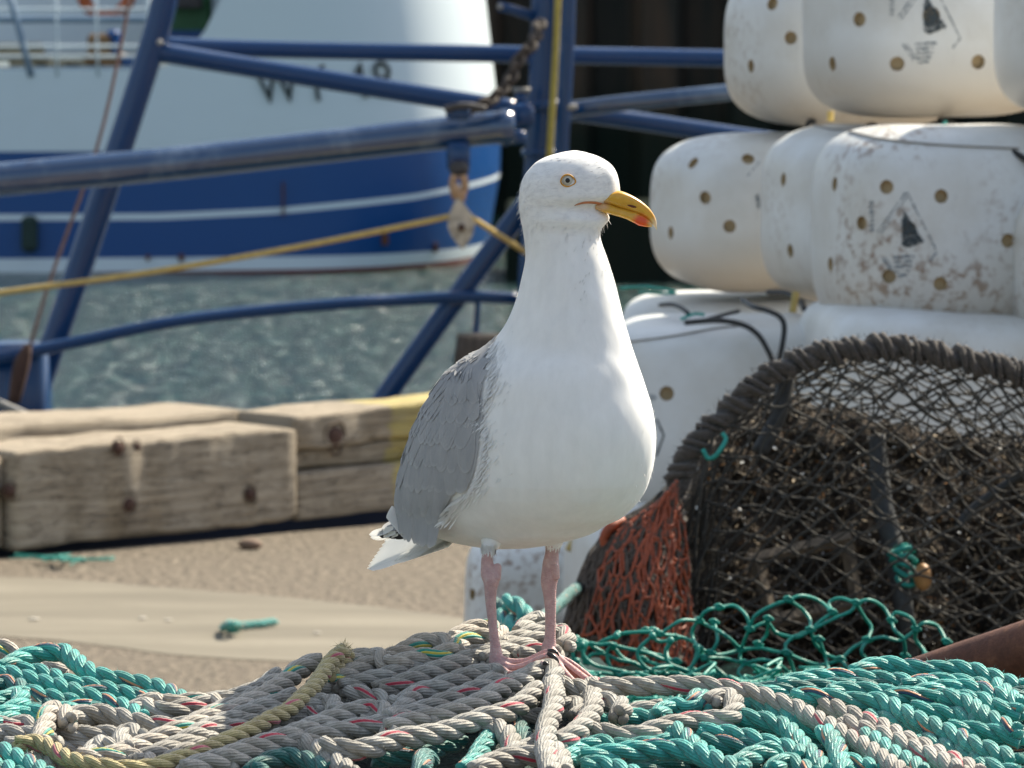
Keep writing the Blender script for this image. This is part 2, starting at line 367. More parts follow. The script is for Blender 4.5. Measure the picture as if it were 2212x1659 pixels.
R('d', 4, [(2, [(250, 1740), (240, 1620), (270, 1560, .02), (330, 1600, .05)])], 'teal rope end seen head on in the dark gap')
R('d', 2, [(1, [(560, 1700), (800, 1580), (1000, 1550), (1200, 1600), (1420, 1700)])], 'dark teal rope along the bottom edge under the grey ropes')
R('d', 1, [(2, [(-300, 1540), (50, 1530), (250, 1480), (450, 1420), (680, 1350)])], 'dark teal rope in deep shade under the lowest grey rope')
# right part
R('g', 3, [(2, [(2080, 770, .04)]), (3, [(0, 770), (200, 765), (450, 755), (700, 745), (950, 745), (1200, 755), (1450, 790), (1650, 830), (1850, 890), (2050, 960)]), (4, [(0, 1010), (100, 1080), (300, 1200), (500, 1320), (700, 1430), (880, 1550), (1050, 1670), (1150, 1760)])], 'long grey rope sweeping right from the right foot over the teal coils', D=.0185)
R('g', 3, [(2, [(2050, 1250)]), (3, [(-30, 1250), (150, 1290), (300, 1300), (450, 1290), (650, 1230), (850, 1175), (1050, 1130), (1250, 1120), (1400, 1110), (1475, 1040), (1480, 950), (1430, 890), (1310, 890), (1220, 950)])], 'sunlit grey rope ending in a tight upturned hook')
R('g', 2, [(4, [(250, 960), (500, 1060), (700, 1140), (900, 1220), (1100, 1320), (1250, 1390), (1400, 1450), (1600, 1550), (1800, 1630), (2000, 1740)])], 'grey rope sweeping down right, behind the other two')
R('g', 3, [(4, [(480, 1170), (700, 1260), (950, 1340), (1150, 1420), (1350, 1510), (1550, 1600), (1780, 1720)])], 'grey rope sweeping down right, middle of three')
R('g', 0, [(3, [(200, 1120), (350, 1070), (550, 1030), (700, 1020)])], 'short grey rope behind the sunlit hooked rope')
R('t', 4, [(3, [(-200, 1560), (60, 1530), (300, 1500), (550, 1470), (800, 1460), (1000, 1490), (1200, 1560), (1400, 1640), (1600, 1740)])], 'bright teal rope humped along the bottom edge right of the hanging rope', D=.0195)
R('t', 5, [(3, [(-200, 1640), (60, 1640), (250, 1690), (420, 1760)])], 'teal rope in the bottom edge right of the hanging rope', D=.0190)
R('t', 2, [(2, [(1820, 1500), (2000, 1440), (2180, 1400)]), (3, [(60, 1400), (250, 1440), (450, 1420), (700, 1380), (820, 1320)])], 'teal rope under the sunlit grey hooked rope')
R('t', 2, [(2, [(1780, 1640), (1880, 1540), (1930, 1440), (1900, 1380)])], 'upright teal rope stub beside the hanging grey rope')
R('t', 2, [(3, [(640, 1110), (720, 1030), (850, 990), (960, 1010), (1060, 950, -.01), (1070, 890, 0), (1140, 900), (1130, 1020)])], 'knotted sunlit teal rope beside the upturned hook')
R('t', 1, [(3, [(-60, 1120), (100, 1150), (250, 1140), (420, 1110), (640, 1130)])], 'mottled teal rope behind the grey rope at the right foot')
R('t', 3, [(3, [(820, 1250), (960, 1340), (1060, 1430), (1180, 1520)])], 'short teal rope dropping between the teal humps')
R('t', 2, [(3, [(1400, 1130), (1550, 1110), (1700, 1130), (1900, 1170), (2060, 1230), (2160, 1330)]), (4, [(20, 1400), (100, 1480), (200, 1580), (300, 1720)])], 'teal rope arching down right of the upturned hook')
R('t', 1, [(3, [(1500, 990), (1680, 980), (1850, 1030), (2020, 1090), (2180, 1150)]), (4, [(100, 1190), (250, 1260)])], 'teal rope ducking under the long sweeping grey rope')
R('t', 2, [(3, [(1100, 1260), (1350, 1290), (1600, 1330), (1850, 1390), (2100, 1460), (2250, 1560)])], 'shaded teal rope below the arching teal rope')
R('d', 1, [(3, [(1150, 1370), (1450, 1420), (1750, 1450), (2000, 1520), (2200, 1640)])], 'dark teal rope under the shaded teal rope')
R('t', 4, [(3, [(1500, 1640), (1640, 1560), (1780, 1500), (1890, 1480, 0), (1940, 1560, .04)])], 'mottled teal rope end poking up at the bottom')
R('t', 2, [(3, [(1900, 1700), (2050, 1600), (2200, 1640), (2350, 1740)])], 'teal rope at the bottom edge near the mottled teal end')
R('t', 3, [(4, [(260, 1260), (350, 1360), (420, 1480), (450, 1600), (520, 1740)])], 'teal rope dropping steeply beneath the long grey rope')
R('t', 2, [(4, [(460, 1580), (650, 1620), (850, 1700)])], 'short teal rope between the grey sweeps at the bottom')
R('t', 3, [(4, [(730, 1320), (900, 1420), (1100, 1540), (1260, 1640), (1360, 1740)])], 'teal rope between the two lower sweeping grey ropes')
R('t', -2, [(4, [(600, 620), (780, 545), (950, 525), (1150, 545), (1400, 570), (1650, 570), (1850, 590), (2050, 640), (2250, 700), (2500, 800)])], 'teal rope highest at right, against the rusty pipe', D=.0185)
R('t', -1, [(4, [(-250, 760), (-50, 710), (100, 680), (300, 655), (550, 655), (750, 670), (950, 690), (1150, 720), (1320, 760), (1500, 820)])], 'teal rope just under the highest one at right', D=.0185)
R('t', -2, [(3, [(1800, 860), (2000, 830), (2180, 800)]), (4, [(100, 790), (350, 800), (600, 780)])], 'teal rope in the back layer above the sweeping grey rope')
R('t', 0, [(4, [(300, 850), (500, 810), (700, 810), (900, 830), (1050, 850), (1250, 860), (1400, 820), (1600, 780), (1800, 770), (2000, 800), (2250, 890), (2450, 960)])], 'teal rope winding across the middle of the right coils')
R('t', -1, [(4, [(1150, 780), (1400, 720), (1600, 710), (1800, 730), (2000, 770), (2200, 850), (2400, 930)])], 'teal rope under the highest rope near the right edge')
R('t', 1, [(4, [(950, 880), (1200, 880), (1450, 890), (1700, 880), (1900, 920), (2100, 1000), (2400, 1050)])], 'shaded teal rope in the middle of the right coils')
R('t', 3, [(4, [(-80, 880), (150, 885), (350, 900), (600, 920), (800, 930), (950, 965), (1100, 1040), (1300, 1130), (1450, 1190), (1600, 1260), (1750, 1320), (1900, 1410), (2050, 1470), (2212, 1520), (2400, 1600)])], 'long bright teal rope running diagonally across the right coils', D=.0188)
R('t', 1, [(4, [(1250, 1010), (1500, 1050), (1700, 1080), (1850, 1130), (2000, 1200)])], 'teal rope above the long diagonal teal rope')
R('t', 3, [(4, [(1600, 870), (1850, 940), (2000, 1050), (2100, 1120), (2250, 1200), (2400, 1280)])], 'bright frayed teal rope at the right edge', D=.0175)
R('t', 2, [(4, [(1900, 900), (2060, 940), (2220, 1010), (2450, 1060)])], 'teal rope near the right edge over the frayed one')
R('t', 2, [(4, [(1650, 1230), (1850, 1240), (2050, 1260), (2300, 1310), (2450, 1350)])], 'teal rope at the right edge under the frayed one')
R('t', 1, [(4, [(780, 1110), (1000, 1170), (1250, 1230), (1450, 1310), (1700, 1420)])], 'teal rope under the long diagonal teal rope, upper')
R('t', 1, [(4, [(1350, 1350), (1600, 1440), (1850, 1540), (2100, 1660)])], 'teal rope under the long diagonal teal rope, lower')
R('t', 2, [(4, [(2000, 1640), (2200, 1700), (2400, 1740)])], 'teal rope in the bottom right corner')
R('t', 0, [(4, [(2150, 760), (2300, 860), (2450, 990)])], 'teal rope end at the upper right corner of the coils')
# filler turns deeper in the heap
rr = np.random.default_rng(3)
def filler(u0, u1, v0, v1, n, kind, label, grp):
    for i in range(n):
        v = v0+(v1-v0)*(i+.5)/n+rr.uniform(-6, 6)
        P = []
        ua = u0+rr.uniform(-40, 40); ub = u1+rr.uniform(-40, 40); ph = rr.uniform(0, 6)
        for t in np.linspace(0, 1, 9):
            vv = v+12*math.sin(ph+t*6)+(t-.5)*rr.uniform(-6, 6)
            P.append(W(ua+(ub-ua)*t, vv, Ysurf(vv)+.032+.006*math.sin(t*9+ph)))
        ROPE_N[0] += 1
        o = rope_mesh(P, .018, seed=ROPE_N[0]*13).build('grey_rope' if kind == 'grey_rope' else 'teal_rope', M[kind])
        tag(o, label, 'rope', grp)
filler(-60, 700, 1530, 1700, 6, 'grey_rope', 'grey rope buried in the left half of the heap', 'buried grey ropes')
filler(700, 1180, 1460, 1570, 4, 'grey_rope', 'grey rope buried in the middle of the heap', 'buried grey ropes in the middle')
filler(-60, 330, 1500, 1570, 3, 'dark_teal_rope', 'dark teal rope buried under the left teal coils', 'buried teal ropes at left')
filler(1560, 2300, 1480, 1700, 9, 'dark_teal_rope', 'dark teal rope buried under the right teal coils', 'buried teal ropes at right')
filler(1260, 1640, 1560, 1700, 5, 'dark_teal_rope', 'dark teal rope buried right of the hanging rope', 'buried teal ropes in the middle')
# netting heap carrying the ropes
def netheap():
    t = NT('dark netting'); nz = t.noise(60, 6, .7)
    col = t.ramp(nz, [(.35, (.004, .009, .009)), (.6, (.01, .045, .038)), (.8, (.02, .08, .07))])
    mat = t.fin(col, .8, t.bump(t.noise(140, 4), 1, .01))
    mb = MB(); nx, ny = 90, 60; V = []
    for j in range(ny):
        for i in range(nx):
            u = -500+3200*i/(nx-1)
            if j < 40:
                v = np.interp(u, [-500, 0, 380, 600, 800, 1000, 1200, 1300, 1600, 1700, 2212, 2700], [1530, 1510, 1540, 1520, 1475, 1450, 1450, 1530, 1560, 1500, 1490, 1490])+j*8; Y = Ysurf(v)+.075; p = W(u, v, Y)
            else:
                v = 1830; p = W(u, v, Ysurf(v)+.06); p[2] = p[2]*(1-(j-39)/(ny-40)*1.0); p[1] -= .25*math.sin((j-39)/(ny-40)*1.5)
            # lower at the left middle
            V.append(p)
    V = np.array(V); V[:, 2] += fbm(V, 3, 5, 3)*.012; V[:, 1] += fbm(V, 4, 6, 3)*.012
    top = V.reshape(ny, nx, 3)
    V[:, 2] = np.maximum(V[:, 2], 0.003)
    back = []
    f = [(j*nx+i, (j+1)*nx+i, (j+1)*nx+i+1, j*nx+i+1) for j in range(ny-1) for i in range(nx-1)]
    n0 = len(V)
    # back wall down to the ground
    b = V[:nx].copy(); rows = [b]
    for k in range(1, 8):
        c = b.copy(); c[:, 1] += .25*k/7+.1; c[:, 2] = b[:, 2]*(1-k/7)+.003; rows.append(c)
    allV = np.vstack([V]+rows[1:])
    idx = [list(range(nx))]+[[n0+k*nx+i for i in range(nx)] for k in range(7)]
    for k in range(7):
        for i in range(nx-1): f.append((idx[k][i], idx[k][i+1], idx[k+1][i+1], idx[k+1][i]))
    mb.add(allV, f)
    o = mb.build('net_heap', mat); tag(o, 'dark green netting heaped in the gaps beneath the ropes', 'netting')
netheap()
# ---------------------------------------------------------------- the gull
def gull():
    root = empty('herring_gull', W(1125, 1420, 4.5), 'white and grey gull with yellow bill and pink legs standing on the ropes', 'gull')
    TAB = [(325, 1236, 1246), (328, 1217, 1264), (333, 1196, 1283), (340, 1176, 1299), (350, 1158, 1314), (362, 1147, 1325), (375, 1135, 1332), (390, 1127, 1336),
           (405, 1123, 1338), (418, 1121, 1339), (428, 1121, 1336), (436, 1121, 1322), (444, 1121, 1309), (454, 1122, 1308), (463, 1124, 1315), (472, 1125, 1319), (482, 1127, 1312),
           (492, 1130, 1301), (505, 1132, 1296), (520, 1134, 1298), (545, 1136, 1308), (567, 1135, 1317), (591, 1129, 1324), (632, 1119, 1335), (666, 1108, 1343),
           (690, 1096, 1348), (718, 1081, 1356), (745, 1062, 1364), (766, 1030, 1371), (783, 1003, 1378), (803, 975, 1386), (831, 950, 1394), (865, 932, 1409),
           (899, 911, 1416), (936, 893, 1418), (971, 880, 1417), (1008, 869, 1410), (1036, 860, 1401), (1073, 852, 1382), (1092, 850, 1366), (1107, 851, 1348),
           (1119, 856, 1320), (1143, 874, 1283), (1157, 900, 1242), (1168, 940, 1200), (1176, 985, 1160), (1181, 1020, 1120)]
    TAB = np.array(TAB, float); VV = np.linspace(325, 1181, 430)
    # slightly smoothed silhouettes
    def sm(y):
        z = np.interp(VV, TAB[:, 0], y); k = np.array([1, 2, 3, 4, 3, 2, 1.]); k /= k.sum()
        return np.concatenate([z[:3], np.convolve(z, k, 'valid'), z[-3:]])
    XL, XR = sm(TAB[:, 1]), sm(TAB[:, 2])
    RR = np.interp(VV, [325, 450, 545, 700, 900, 1181], [.70, .70, .86, .84, .72, .68])
    PS = np.radians(np.interp(VV, [325, 470, 720, 1181], [0, 0, 42, 45]))
    PK = np.interp(VV, [325, 370, 410, 428, 440, 456, 474, 500, 1181], [0, .1, .30, .32, .60, .60, .35, 0, 0])
    def gs(y, w):
        k = np.exp(-.5*(np.arange(-3*w, 3*w+1)/w)**2); k /= k.sum(); return np.convolve(np.pad(y, 3*w, 'edge'), k, 'valid')
    wgt = np.clip((VV-500)/60, 0, 1)*np.clip((1120-VV)/40, 0, 1)
    XL = XL*(1-wgt)+gs(XL, 7)*wgt; XR = XR*(1-wgt)+gs(XR, 9)*wgt
    RR, PS, PK = gs(RR, 18), gs(PS, 26), gs(PK, 3)
    YC_ = gs(4.5+np.maximum(0, 1215-(XL+XR)/2)*.00041, 22)
    def prm(V):
        xl = np.interp(V, VV, XL); xr = np.interp(V, VV, XR); r = np.interp(V, VV, RR); ps = np.interp(V, VV, PS); pk = np.interp(V, VV, PK)
        cu = (xl+xr)/2; w = MT((xr-xl)/2, 4.5)
        a = w/np.sqrt(np.cos(ps)**2+r**2*np.sin(ps)**2); b = a*r
        Yc = np.interp(V, VV, YC_)
        return cu, a, b, ps, Yc, pk
    def Spt(th, V, Vs=None, off=0.0):
        """surface point; th measured from the bird's forward direction towards its right side"""
        Vs = V if Vs is None else Vs
        cu, a, b, ps, Yc, pk = prm(Vs)
        fx, fy = np.cos(ps), -np.sin(ps); rx, ry = -np.sin(ps), -np.cos(ps)
        c, s = np.cos(th), np.sin(th)
        pin = 1-pk*np.maximum(0, c)**2
        dx = a*c*fx+b*s*rx*pin; dy = a*c*fy+b*s*ry*pin
        nx = c/a*fx+s/b*rx; ny = c/a*fy+s/b*ry; l = np.sqrt(nx**2+ny**2)
        X = MT(cu-1106, 4.5); Z = CAMH-(V+50)/F*4.5
        # picture position is referenced at depth 4.5; correct for the true depth of the slice centre
        k = Yc/4.5
        return np.stack([X*k+dx+off*nx/l, Yc+dy+off*ny/l, CAMH+(Z-CAMH)*k], -1), np.stack([nx/l, ny/l, 0*nx], -1)
    nth = 120; Vb = VV.copy(); inner = np.interp(Vb, [1030, 1060, 1107, 1143, 1157, 1176], [0, 6, 22, 26, 24, 0])
    XLs = XL.copy()
    ths = np.linspace(0, 2*np.pi, nth, endpoint=False)
    XL += inner
    TH, VG = np.meshgrid(ths, Vb)
    P, Nn = Spt(TH.ravel(), VG.ravel())
    XL -= inner
    P = P.reshape(len(Vb), nth, 3)
    Pf = P.reshape(-1, 3)
    # soft feather relief
    rel = fbm(Pf*np.array((1, 1, .45)), 55, 3, 2)*.0003+fbm(Pf*np.array((1, 1, .5)), 16, 4, 2)*.0008
    Pf = Pf+Nn*rel[:, None]
    mb = MB(); f = []; n = nth; k = len(Vb)
    for i in range(k-1):
        for j in range(n):
            j2 = (j+1) % n; f.append((i*n+j, (i+1)*n+j, (i+1)*n+j2, i*n+j2))
    f.append(tuple(range(n))); f.append(tuple((k-1)*n+j for j in range(n))[::-1])
    mb.add(Pf, f, 0)
    # plumage fibres
    NB = 650; r_ = np.random.default_rng(11)
    v = 330+r_.beta(1, 2.4, NB)*520; th = r_.uniform(0, 2*np.pi, NB)
    XL += inner; c, nn = Spt(th, v); c2, _ = Spt(th, v+2); XL -= inner
    dn = c2-c; dn /= np.linalg.norm(dn, axis=1)[:, None]
    ps = np.interp(v, VV, PS); fw = np.stack([np.cos(ps), -np.sin(ps), 0*ps], 1)
    hd = np.clip((500-v)/90, 0, 1)[:, None]; lo = np.clip((v-1000)/150, 0, 1)[:, None]
    dirn = dn*(1-.75*hd)-fw*(.25+.9*hd+.5*lo)
    dirn -= nn*np.sum(dirn*nn, 1)[:, None]; dirn /= np.linalg.norm(dirn, axis=1)[:, None]
    lift = r_.uniform(.0, .03, NB)[:, None]; t = dirn+nn*lift+r_.normal(size=(NB, 3))*.04; t /= np.linalg.norm(t, axis=1)[:, None]
    w = np.cross(t, nn); w /= np.linalg.norm(w, axis=1)[:, None]
    l = (r_.uniform(.0035, .0085, NB)*np.where(v < 480, .8, 1.0))[:, None]; ww = r_.uniform(.0002, .0004, NB)[:, None]
    c = c-nn*.0002
    ridge = np.stack([c-w*ww, c+t*l*.5-w*ww*.8+nn*.0001, c+t*l, c+t*l*.5+w*ww*.8+nn*.0001, c+w*ww], 1).reshape(-1, 3)
    # keep fibres off the eye region and gape
    eye0 = W(1225, 387, 4.5)
    keep = [i for i in range(NB) if not (np.hypot(c[i, 0]-eye0[0], c[i, 2]-eye0[2]) < .0100 and c[i, 1] < 4.5)]
    mb.add(ridge, [(5*i, 5*i+1, 5*i+2, 5*i+3, 5*i+4) for i in keep], 0)
    # ragged nape and throat tufts
    def tuft(V0, side, n, ln):
        out = []; ff = []
        for q in range(n):
            v_ = V0+r_.normal()*8; th_ = side+r_.normal()*.25
            p, nrm = Spt(np.array([th_]), np.array([v_])); p = p[0]; nrm = nrm[0]
            t_ = np.array((nrm[0]*(.55 if V0 < 545 and side > 1 else .16), nrm[1]*.3, -1.0))+r_.normal(size=3)*.18; t_ /= np.linalg.norm(t_)
            w_ = np.cross(t_, nrm); w_ /= np.linalg.norm(w_); L_ = ln*r_.uniform(.5, 1)
            b0 = len(out); out += [p-w_*.0006, p+w_*.0006, p+t_*L_*.6+w_*.0004, p+t_*L_]; ff.append((b0, b0+1, b0+2, b0+3))
        mb.add(np.array(out), ff, 0)
    for V0, n_, ln in ((400, 14, .006), (425, 14, .007), (445, 12, .009), (462, 12, .007), (485, 12, .006), (515, 14, .008), (535, 10, .007)): tuft(V0, math.pi, n_, ln)
    tuft(490, 0.1, 18, .006)
    for V0 in range(520, 1120, 14):
        a_, b_, ps_ = [float(x) for x in prm(float(V0))[1:4]]; tuft(V0, math.atan2(-b_*math.sin(ps_), a_*math.cos(ps_)), 7, .0035)
    # ---- legs and feet (joined to the body as one surface)
    lg = MB()
    def chain(pts, n=14):
        P = [W(u, v_, Y) for u, v_, Y, r in pts]; rad = [MT(r, 4.5) for *_, r in pts]
        ctube(lg, P, rad, step=.0012, n=n)
        for p, r in zip(P[:1]+P[-1:], rad[:1]+rad[-1:]): sphere(lg, p, r, 12, 8)
    A, B = 4.485, 4.535
    chain([(1068, 1120, 4.52, 34), (1062, 1165, 4.50, 25), (1054, 1192, A+.004, 12.5), (1052, 1215, A+.004, 13.5), (1056, 1238, A+.003, 18), (1061, 1252, A, 18.5), (1060, 1272, A, 14.5),
           (1060, 1300, A, 12), (1064, 1345, A, 10.2), (1068, 1380, A, 10.6), (1071, 1405, A, 13), (1072, 1425, A, 16), (1072, 1438, A, 14)])
    chain([(1075, 1225, A+.001, 9), (1074, 1248, A-.003, 9)], 10)
    chain([(1195, 1110, 4.54, 36), (1196, 1160, B, 25), (1193, 1190, B, 15.5), (1190, 1215, B, 18), (1189, 1238, B, 20), (1186, 1258, B, 18.5), (1187, 1280, B, 15), (1189, 1310, B, 12.8),
           (1189, 1350, B, 12), (1188, 1380, B, 13), (1186, 1398, B, 17), (1187, 1412, B, 18)])
    chain([(1199, 1225, B-.006, 10), (1201, 1245, B-.006, 9)], 10)
    # near foot: three toes resting on the rope, hind toe
    fa = [(1078, 1424, A, 11), (1105, 1429, A-.006, 7.5), (1135, 1427, A-.012, 6.5), (1160, 1417, A-.020, 6.5), (1178, 1408, A-.026, 6), (1190, 1406, A-.03, 5)]
    fb = [(1078, 1436, A-.004, 12), (1110, 1442, A-.016, 8), (1140, 1434, A-.028, 7), (1165, 1422, A-.038, 7.2), (1182, 1416, A-.044, 6.5), (1190, 1416, A-.046, 5)]
    fc = [(1076, 1444, A-.006, 12), (1100, 1456, A-.026, 8), (1125, 1452, A-.044, 7), (1150, 1444, A-.058, 6.5), (1172, 1432, A-.070, 5.5)]
    for c_ in (fa, fb, fc): chain(c_, 10)
    chain([(1080, 1446, A-.004, 9), (1090, 1452, A-.02, 9), (1104, 1464, A-.028, 6)], 10)
    # far foot, toes pointing down to the right
    ga = [(1192, 1410, B-.004, 13), (1212, 1424, B-.03, 7), (1240, 1446, B-.055, 6.5), (1268, 1467, B-.08, 6.5), (1290, 1481, B-.095, 6.2), (1306, 1488, B-.10, 5.5)]
    gb = [(1192, 1414, B-.010, 12), (1212, 1440, B-.045, 6.5), (1236, 1468, B-.075, 6.2), (1262, 1488, B-.10, 6), (1288, 1498, B-.115, 6), (1308, 1500, B-.12, 5.5)]
    gc = [(1190, 1412, B, 12), (1205, 1418, B-.01, 7), (1235, 1432, B-.012, 6), (1262, 1452, B-.02, 6), (1285, 1470, B-.03, 5)]
    for c_ in (ga, gb, gc): chain(c_, 10)
    chain([(1178, 1408, B, 9), (1166, 1410, B+.012, 7.5), (1158, 1414, B+.02, 5)], 10)
    me = lg.mesh('legs_tmp', []); tmp = bpy.data.objects.new('tmp', me); COL.objects.link(tmp)
    md = tmp.modifiers.new('r', 'REMESH'); md.mode = 'VOXEL'; md.voxel_size = .00085
    sm_ = tmp.modifiers.new('s', 'SMOOTH'); sm_.factor = .6; sm_.iterations = 6
    dg = bpy.context.evaluated_depsgraph_get(); ev = tmp.evaluated_get(dg); m2 = ev.to_mesh()
    vs = np.zeros(len(m2.vertices)*3); m2.vertices.foreach_get('co', vs); vs = vs.reshape(-1, 3)
    # skin scales as real relief
    fs = [tuple(p.vertices) for p in m2.polygons]
    ev.to_mesh_clear(); bpy.data.objects.remove(tmp)
    fz = np.array([vs[list(q_)].mean(0) for q_ in fs]); vf = (CAMH-fz[:, 2])*F/fz[:, 1]-50; uf = 1106+fz[:, 0]*F/fz[:, 1]
    lim = np.where(uf < 1128, 1196, 1188)+5*np.sin(fz[:, 0]*2600)+4*np.sin(fz[:, 1]*3100+fz[:, 0]*900)
    mb.add(vs, fs, np.where(vf < lim, 0, 1).tolist())      # the thigh is feathered white, bare skin starts below
    # webs
    def web(c1, c2, sag=.35, end=.97):
        P1 = catmull([W(u, v_, Y) for u, v_, Y, r in c1], .004); P2 = catmull([W(u, v_, Y) for u, v_, Y, r in c2], .004)
        m = 22; i1 = np.linspace(0, (len(P1)-1)*end, m); i2 = np.linspace(0, (len(P2)-1)*end, m)
        A1 = np.stack([np.interp(i1, range(len(P1)), P1[:, q]) for q in range(3)], 1); A2 = np.stack([np.interp(i2, range(len(P2)), P2[:, q]) for q in range(3)], 1)
        g = 9; V = []
        for i in range(m):
            for j in range(g):
                s_ = j/(g-1); back = sag*4*s_*(1-s_)*(i/(m-1))**3
                ii = max(0, i-back*m*.35); a1 = np.array([np.interp(ii, range(m), A1[:, q]) for q in range(3)]); a2 = np.array([np.interp(ii, range(m), A2[:, q]) for q in range(3)])
                p = a1*(1-s_)+a2*s_; p[2] -= .0012*math.sin(math.pi*s_)
                V.append(p)
        fc_ = [(i*g+j, i*g+j+1, (i+1)*g+j+1, (i+1)*g+j) for i in range(m-1) for j in range(g-1)]
        mb.add(V, fc_, 2)
    web(fa, fb); web(fb, fc); web(ga, gb, .3); web(ga, gc, .5)
    # claws
    def claw(pts):
        P = [W(u, v_, Y) for u, v_, Y, r in pts]; ctube(mb, P, [MT(r, 4.5) for *_, r in pts], step=.0006, n=10, m=3)
    claw([(1184, 1406, A-.028, 4.5), (1194, 1406, A-.032, 4.6), (1203, 1410, A-.034, 3.2), (1208, 1418, A-.034, .8)])
    claw([(1184, 1412, A-.045, 5), (1192, 1416, A-.048, 5.6), (1202, 1424, A-.05, 4), (1208, 1433, A-.05, .9)])
    claw([(1170, 1434, A-.068, 4.2), (1178, 1432, A-.072, 4), (1186, 1436, A-.074, 1)])
    claw([(1300, 1486, B-.10, 4), (1308, 1488, B-.104, 4), (1315, 1493, B-.106, 1)])
    claw([(1302, 1498, B-.118, 4.6), (1312, 1501, B-.122, 4.2), (1321, 1505, B-.124, 3), (1325, 1511, B-.124, .8)])
    claw([(1282, 1468, B-.03, 4), (1290, 1471, B-.033, 3.6), (1296, 1477, B-.034, .8)])
    # gape line: fleshy corner of the mouth, part of the head surface
    gp = [(1240, 441), (1250, 437), (1262, 434.5), (1275, 434.5), (1290, 437), (1306, 441)]
    gl = []
    for u, v_ in gp:
        cu, a_, b_, ps_, Yc, pk = prm(v_); c_ = MT(u-cu, 4.5)/a_; s_ = math.sqrt(max(.02, 1-c_*c_)); y = Yc-b_*s_*(1-pk*max(0, c_)**2)
        gl.append(W(u, v_, 4.5)*np.array((1, 0, 1))+np.array((0, y, 0)))
    ctube(mb, gl, [.0004, .0010, .0013, .0013, .0012, .0010], step=.001, n=8, m=4)
    # fluffy feathering where the legs leave the belly
    lv = []; lf = []; r5 = np.random.default_rng(31)
    for uc, Yl, v0 in ((1055, A+.004, 1190), (1194, B, 1184)):
        for q_ in range(110):
            an = r5.uniform(0, 6.28); rr_ = MT(13.5, 4.5); c_ = W(uc, v0-6+r5.uniform(-8, 6), Yl)+np.array((rr_*math.cos(an)*1.25, rr_*math.sin(an), 0))
            t_ = np.array((-math.cos(an)*.28, -math.sin(an)*.28, -1.))+r5.normal(size=3)*.12; t_ /= np.linalg.norm(t_); w_ = np.array((-math.sin(an), math.cos(an), 0)); L_ = r5.uniform(.003, .008)
            b0 = len(lv); lv += [c_-w_*.0009, c_+w_*.0009, c_+t_*L_*.6+w_*.0007, c_+t_*L_, c_+t_*L_*.6-w_*.0007]; lf.append((b0, b0+1, b0+2, b0+3, b0+4))
    mb.add(np.array(lv), lf, 0)
    # materials
    t = NT('white plumage'); co = t.co('Object', (1, 1, .35))
    nz = t.noise(70, 6, .65, co); n2 = t.noise(16, 3, .6, t.co('Object', (1, 1, .6)))
    sep = t.n('ShaderNodeSeparateXYZ', {0: t.n('ShaderNodeTexCoord').outputs['Object']})
    hm = t.n('ShaderNodeMapRange', {0: sep.outputs[2], 1: 1.555, 2: 1.605, 3: 0., 4: 1.}).outputs[0]   # the head carries faint grey streaks
    streak = t.ramp(t.noise(170, 6, .7, t.co('Object', (.45, 1, 1.5)), 1.2), [(.46, 0.), (.74, 1.)])
    col = t.mix(t.ramp(nz, [(.3, 0.), (.75, 1.)]), (.80, .80, .79), (.90, .90, .89))
    col = t.mix(t.math('MULTIPLY', t.ramp(n2, [(.5, 0.), (.8, 1.)]), .10), col, (.70, .66, .58))
    col = t.mix(t.math('MULTIPLY', t.math('MULTIPLY', streak, hm), .42), col, (.42, .42, .47))
    white = t.fin(col, .85, t.bump(t.noise(200, 4, .6, co), .12, .0008), Subsurface_Weight=.35, Subsurface_Radius=(.006, .006, .006), Subsurface_Scale=1.0, Sheen_Weight=.15, Specular_IOR_Level=.15)
    t = NT('pink leg skin'); nz = t.noise(160, 5, .7); ring = t.noise(90, 3, .6, t.co('Object', (.3, .3, 4)))
    col = t.ramp(nz, [(.3, (.44, .27, .27)), (.55, (.56, .37, .36)), (.8, (.66, .52, .48))])
    vor = t.n('ShaderNodeTexVoronoi', {'Vector': t.co('Object', (1, 1, 1.6)), 'Scale': 520.}).outputs[0]
    skin = t.fin(col, .55, t.bump(t.math('ADD', vor, ring), .5, .0009), Subsurface_Weight=.25, Subsurface_Radius=(.006, .002, .0015), Subsurface_Scale=1.0)
    t = NT('foot web'); tr = t.n('ShaderNodeBsdfTranslucent', {0: (.75, .28, .16)})
    df = t.n('ShaderNodeBsdfDiffuse', {0: (.48, .22, .19)}); mx = t.n('ShaderNodeMixShader', {0: .5, 1: df.outputs[0], 2: tr.outputs[0]})
    t.t.links.new(mx.outputs[0], t.out.inputs[0]); webm = t.mat
    clawm = NT('dark claw').fin((.018, .015, .018), .3)
    gape = m_simple('gape skin', (.50, .17, .06), .5, .3, 300)
    body = mb.build('body', [white, skin, webm, clawm, gape], root)
    # ---- wing: rows of overlapping feathers over each side
    bx = np.array([(700, 1066), (747, 1066), (787, 1064), (842, 1058), (884, 1026), (904, 1046), (930, 1053), (979, 1043), (1011, 1034), (1040, 1020), (1070, 978), (1089, 962), (1132, 948), (1180, 944)], float)
    def th_of(u, V):
        Vs = min(V, 1107.); cu, a_, b_, ps_, Yc, pk = prm(Vs); X = MT(u-cu, 4.5)
        A_, B_ = a_*math.cos(ps_), -b_*math.sin(ps_); R_ = math.hypot(A_, B_); al = math.atan2(B_, A_)
        q = max(-1, min(1, X/R_)); return al+math.acos(q)     # camera-side solution
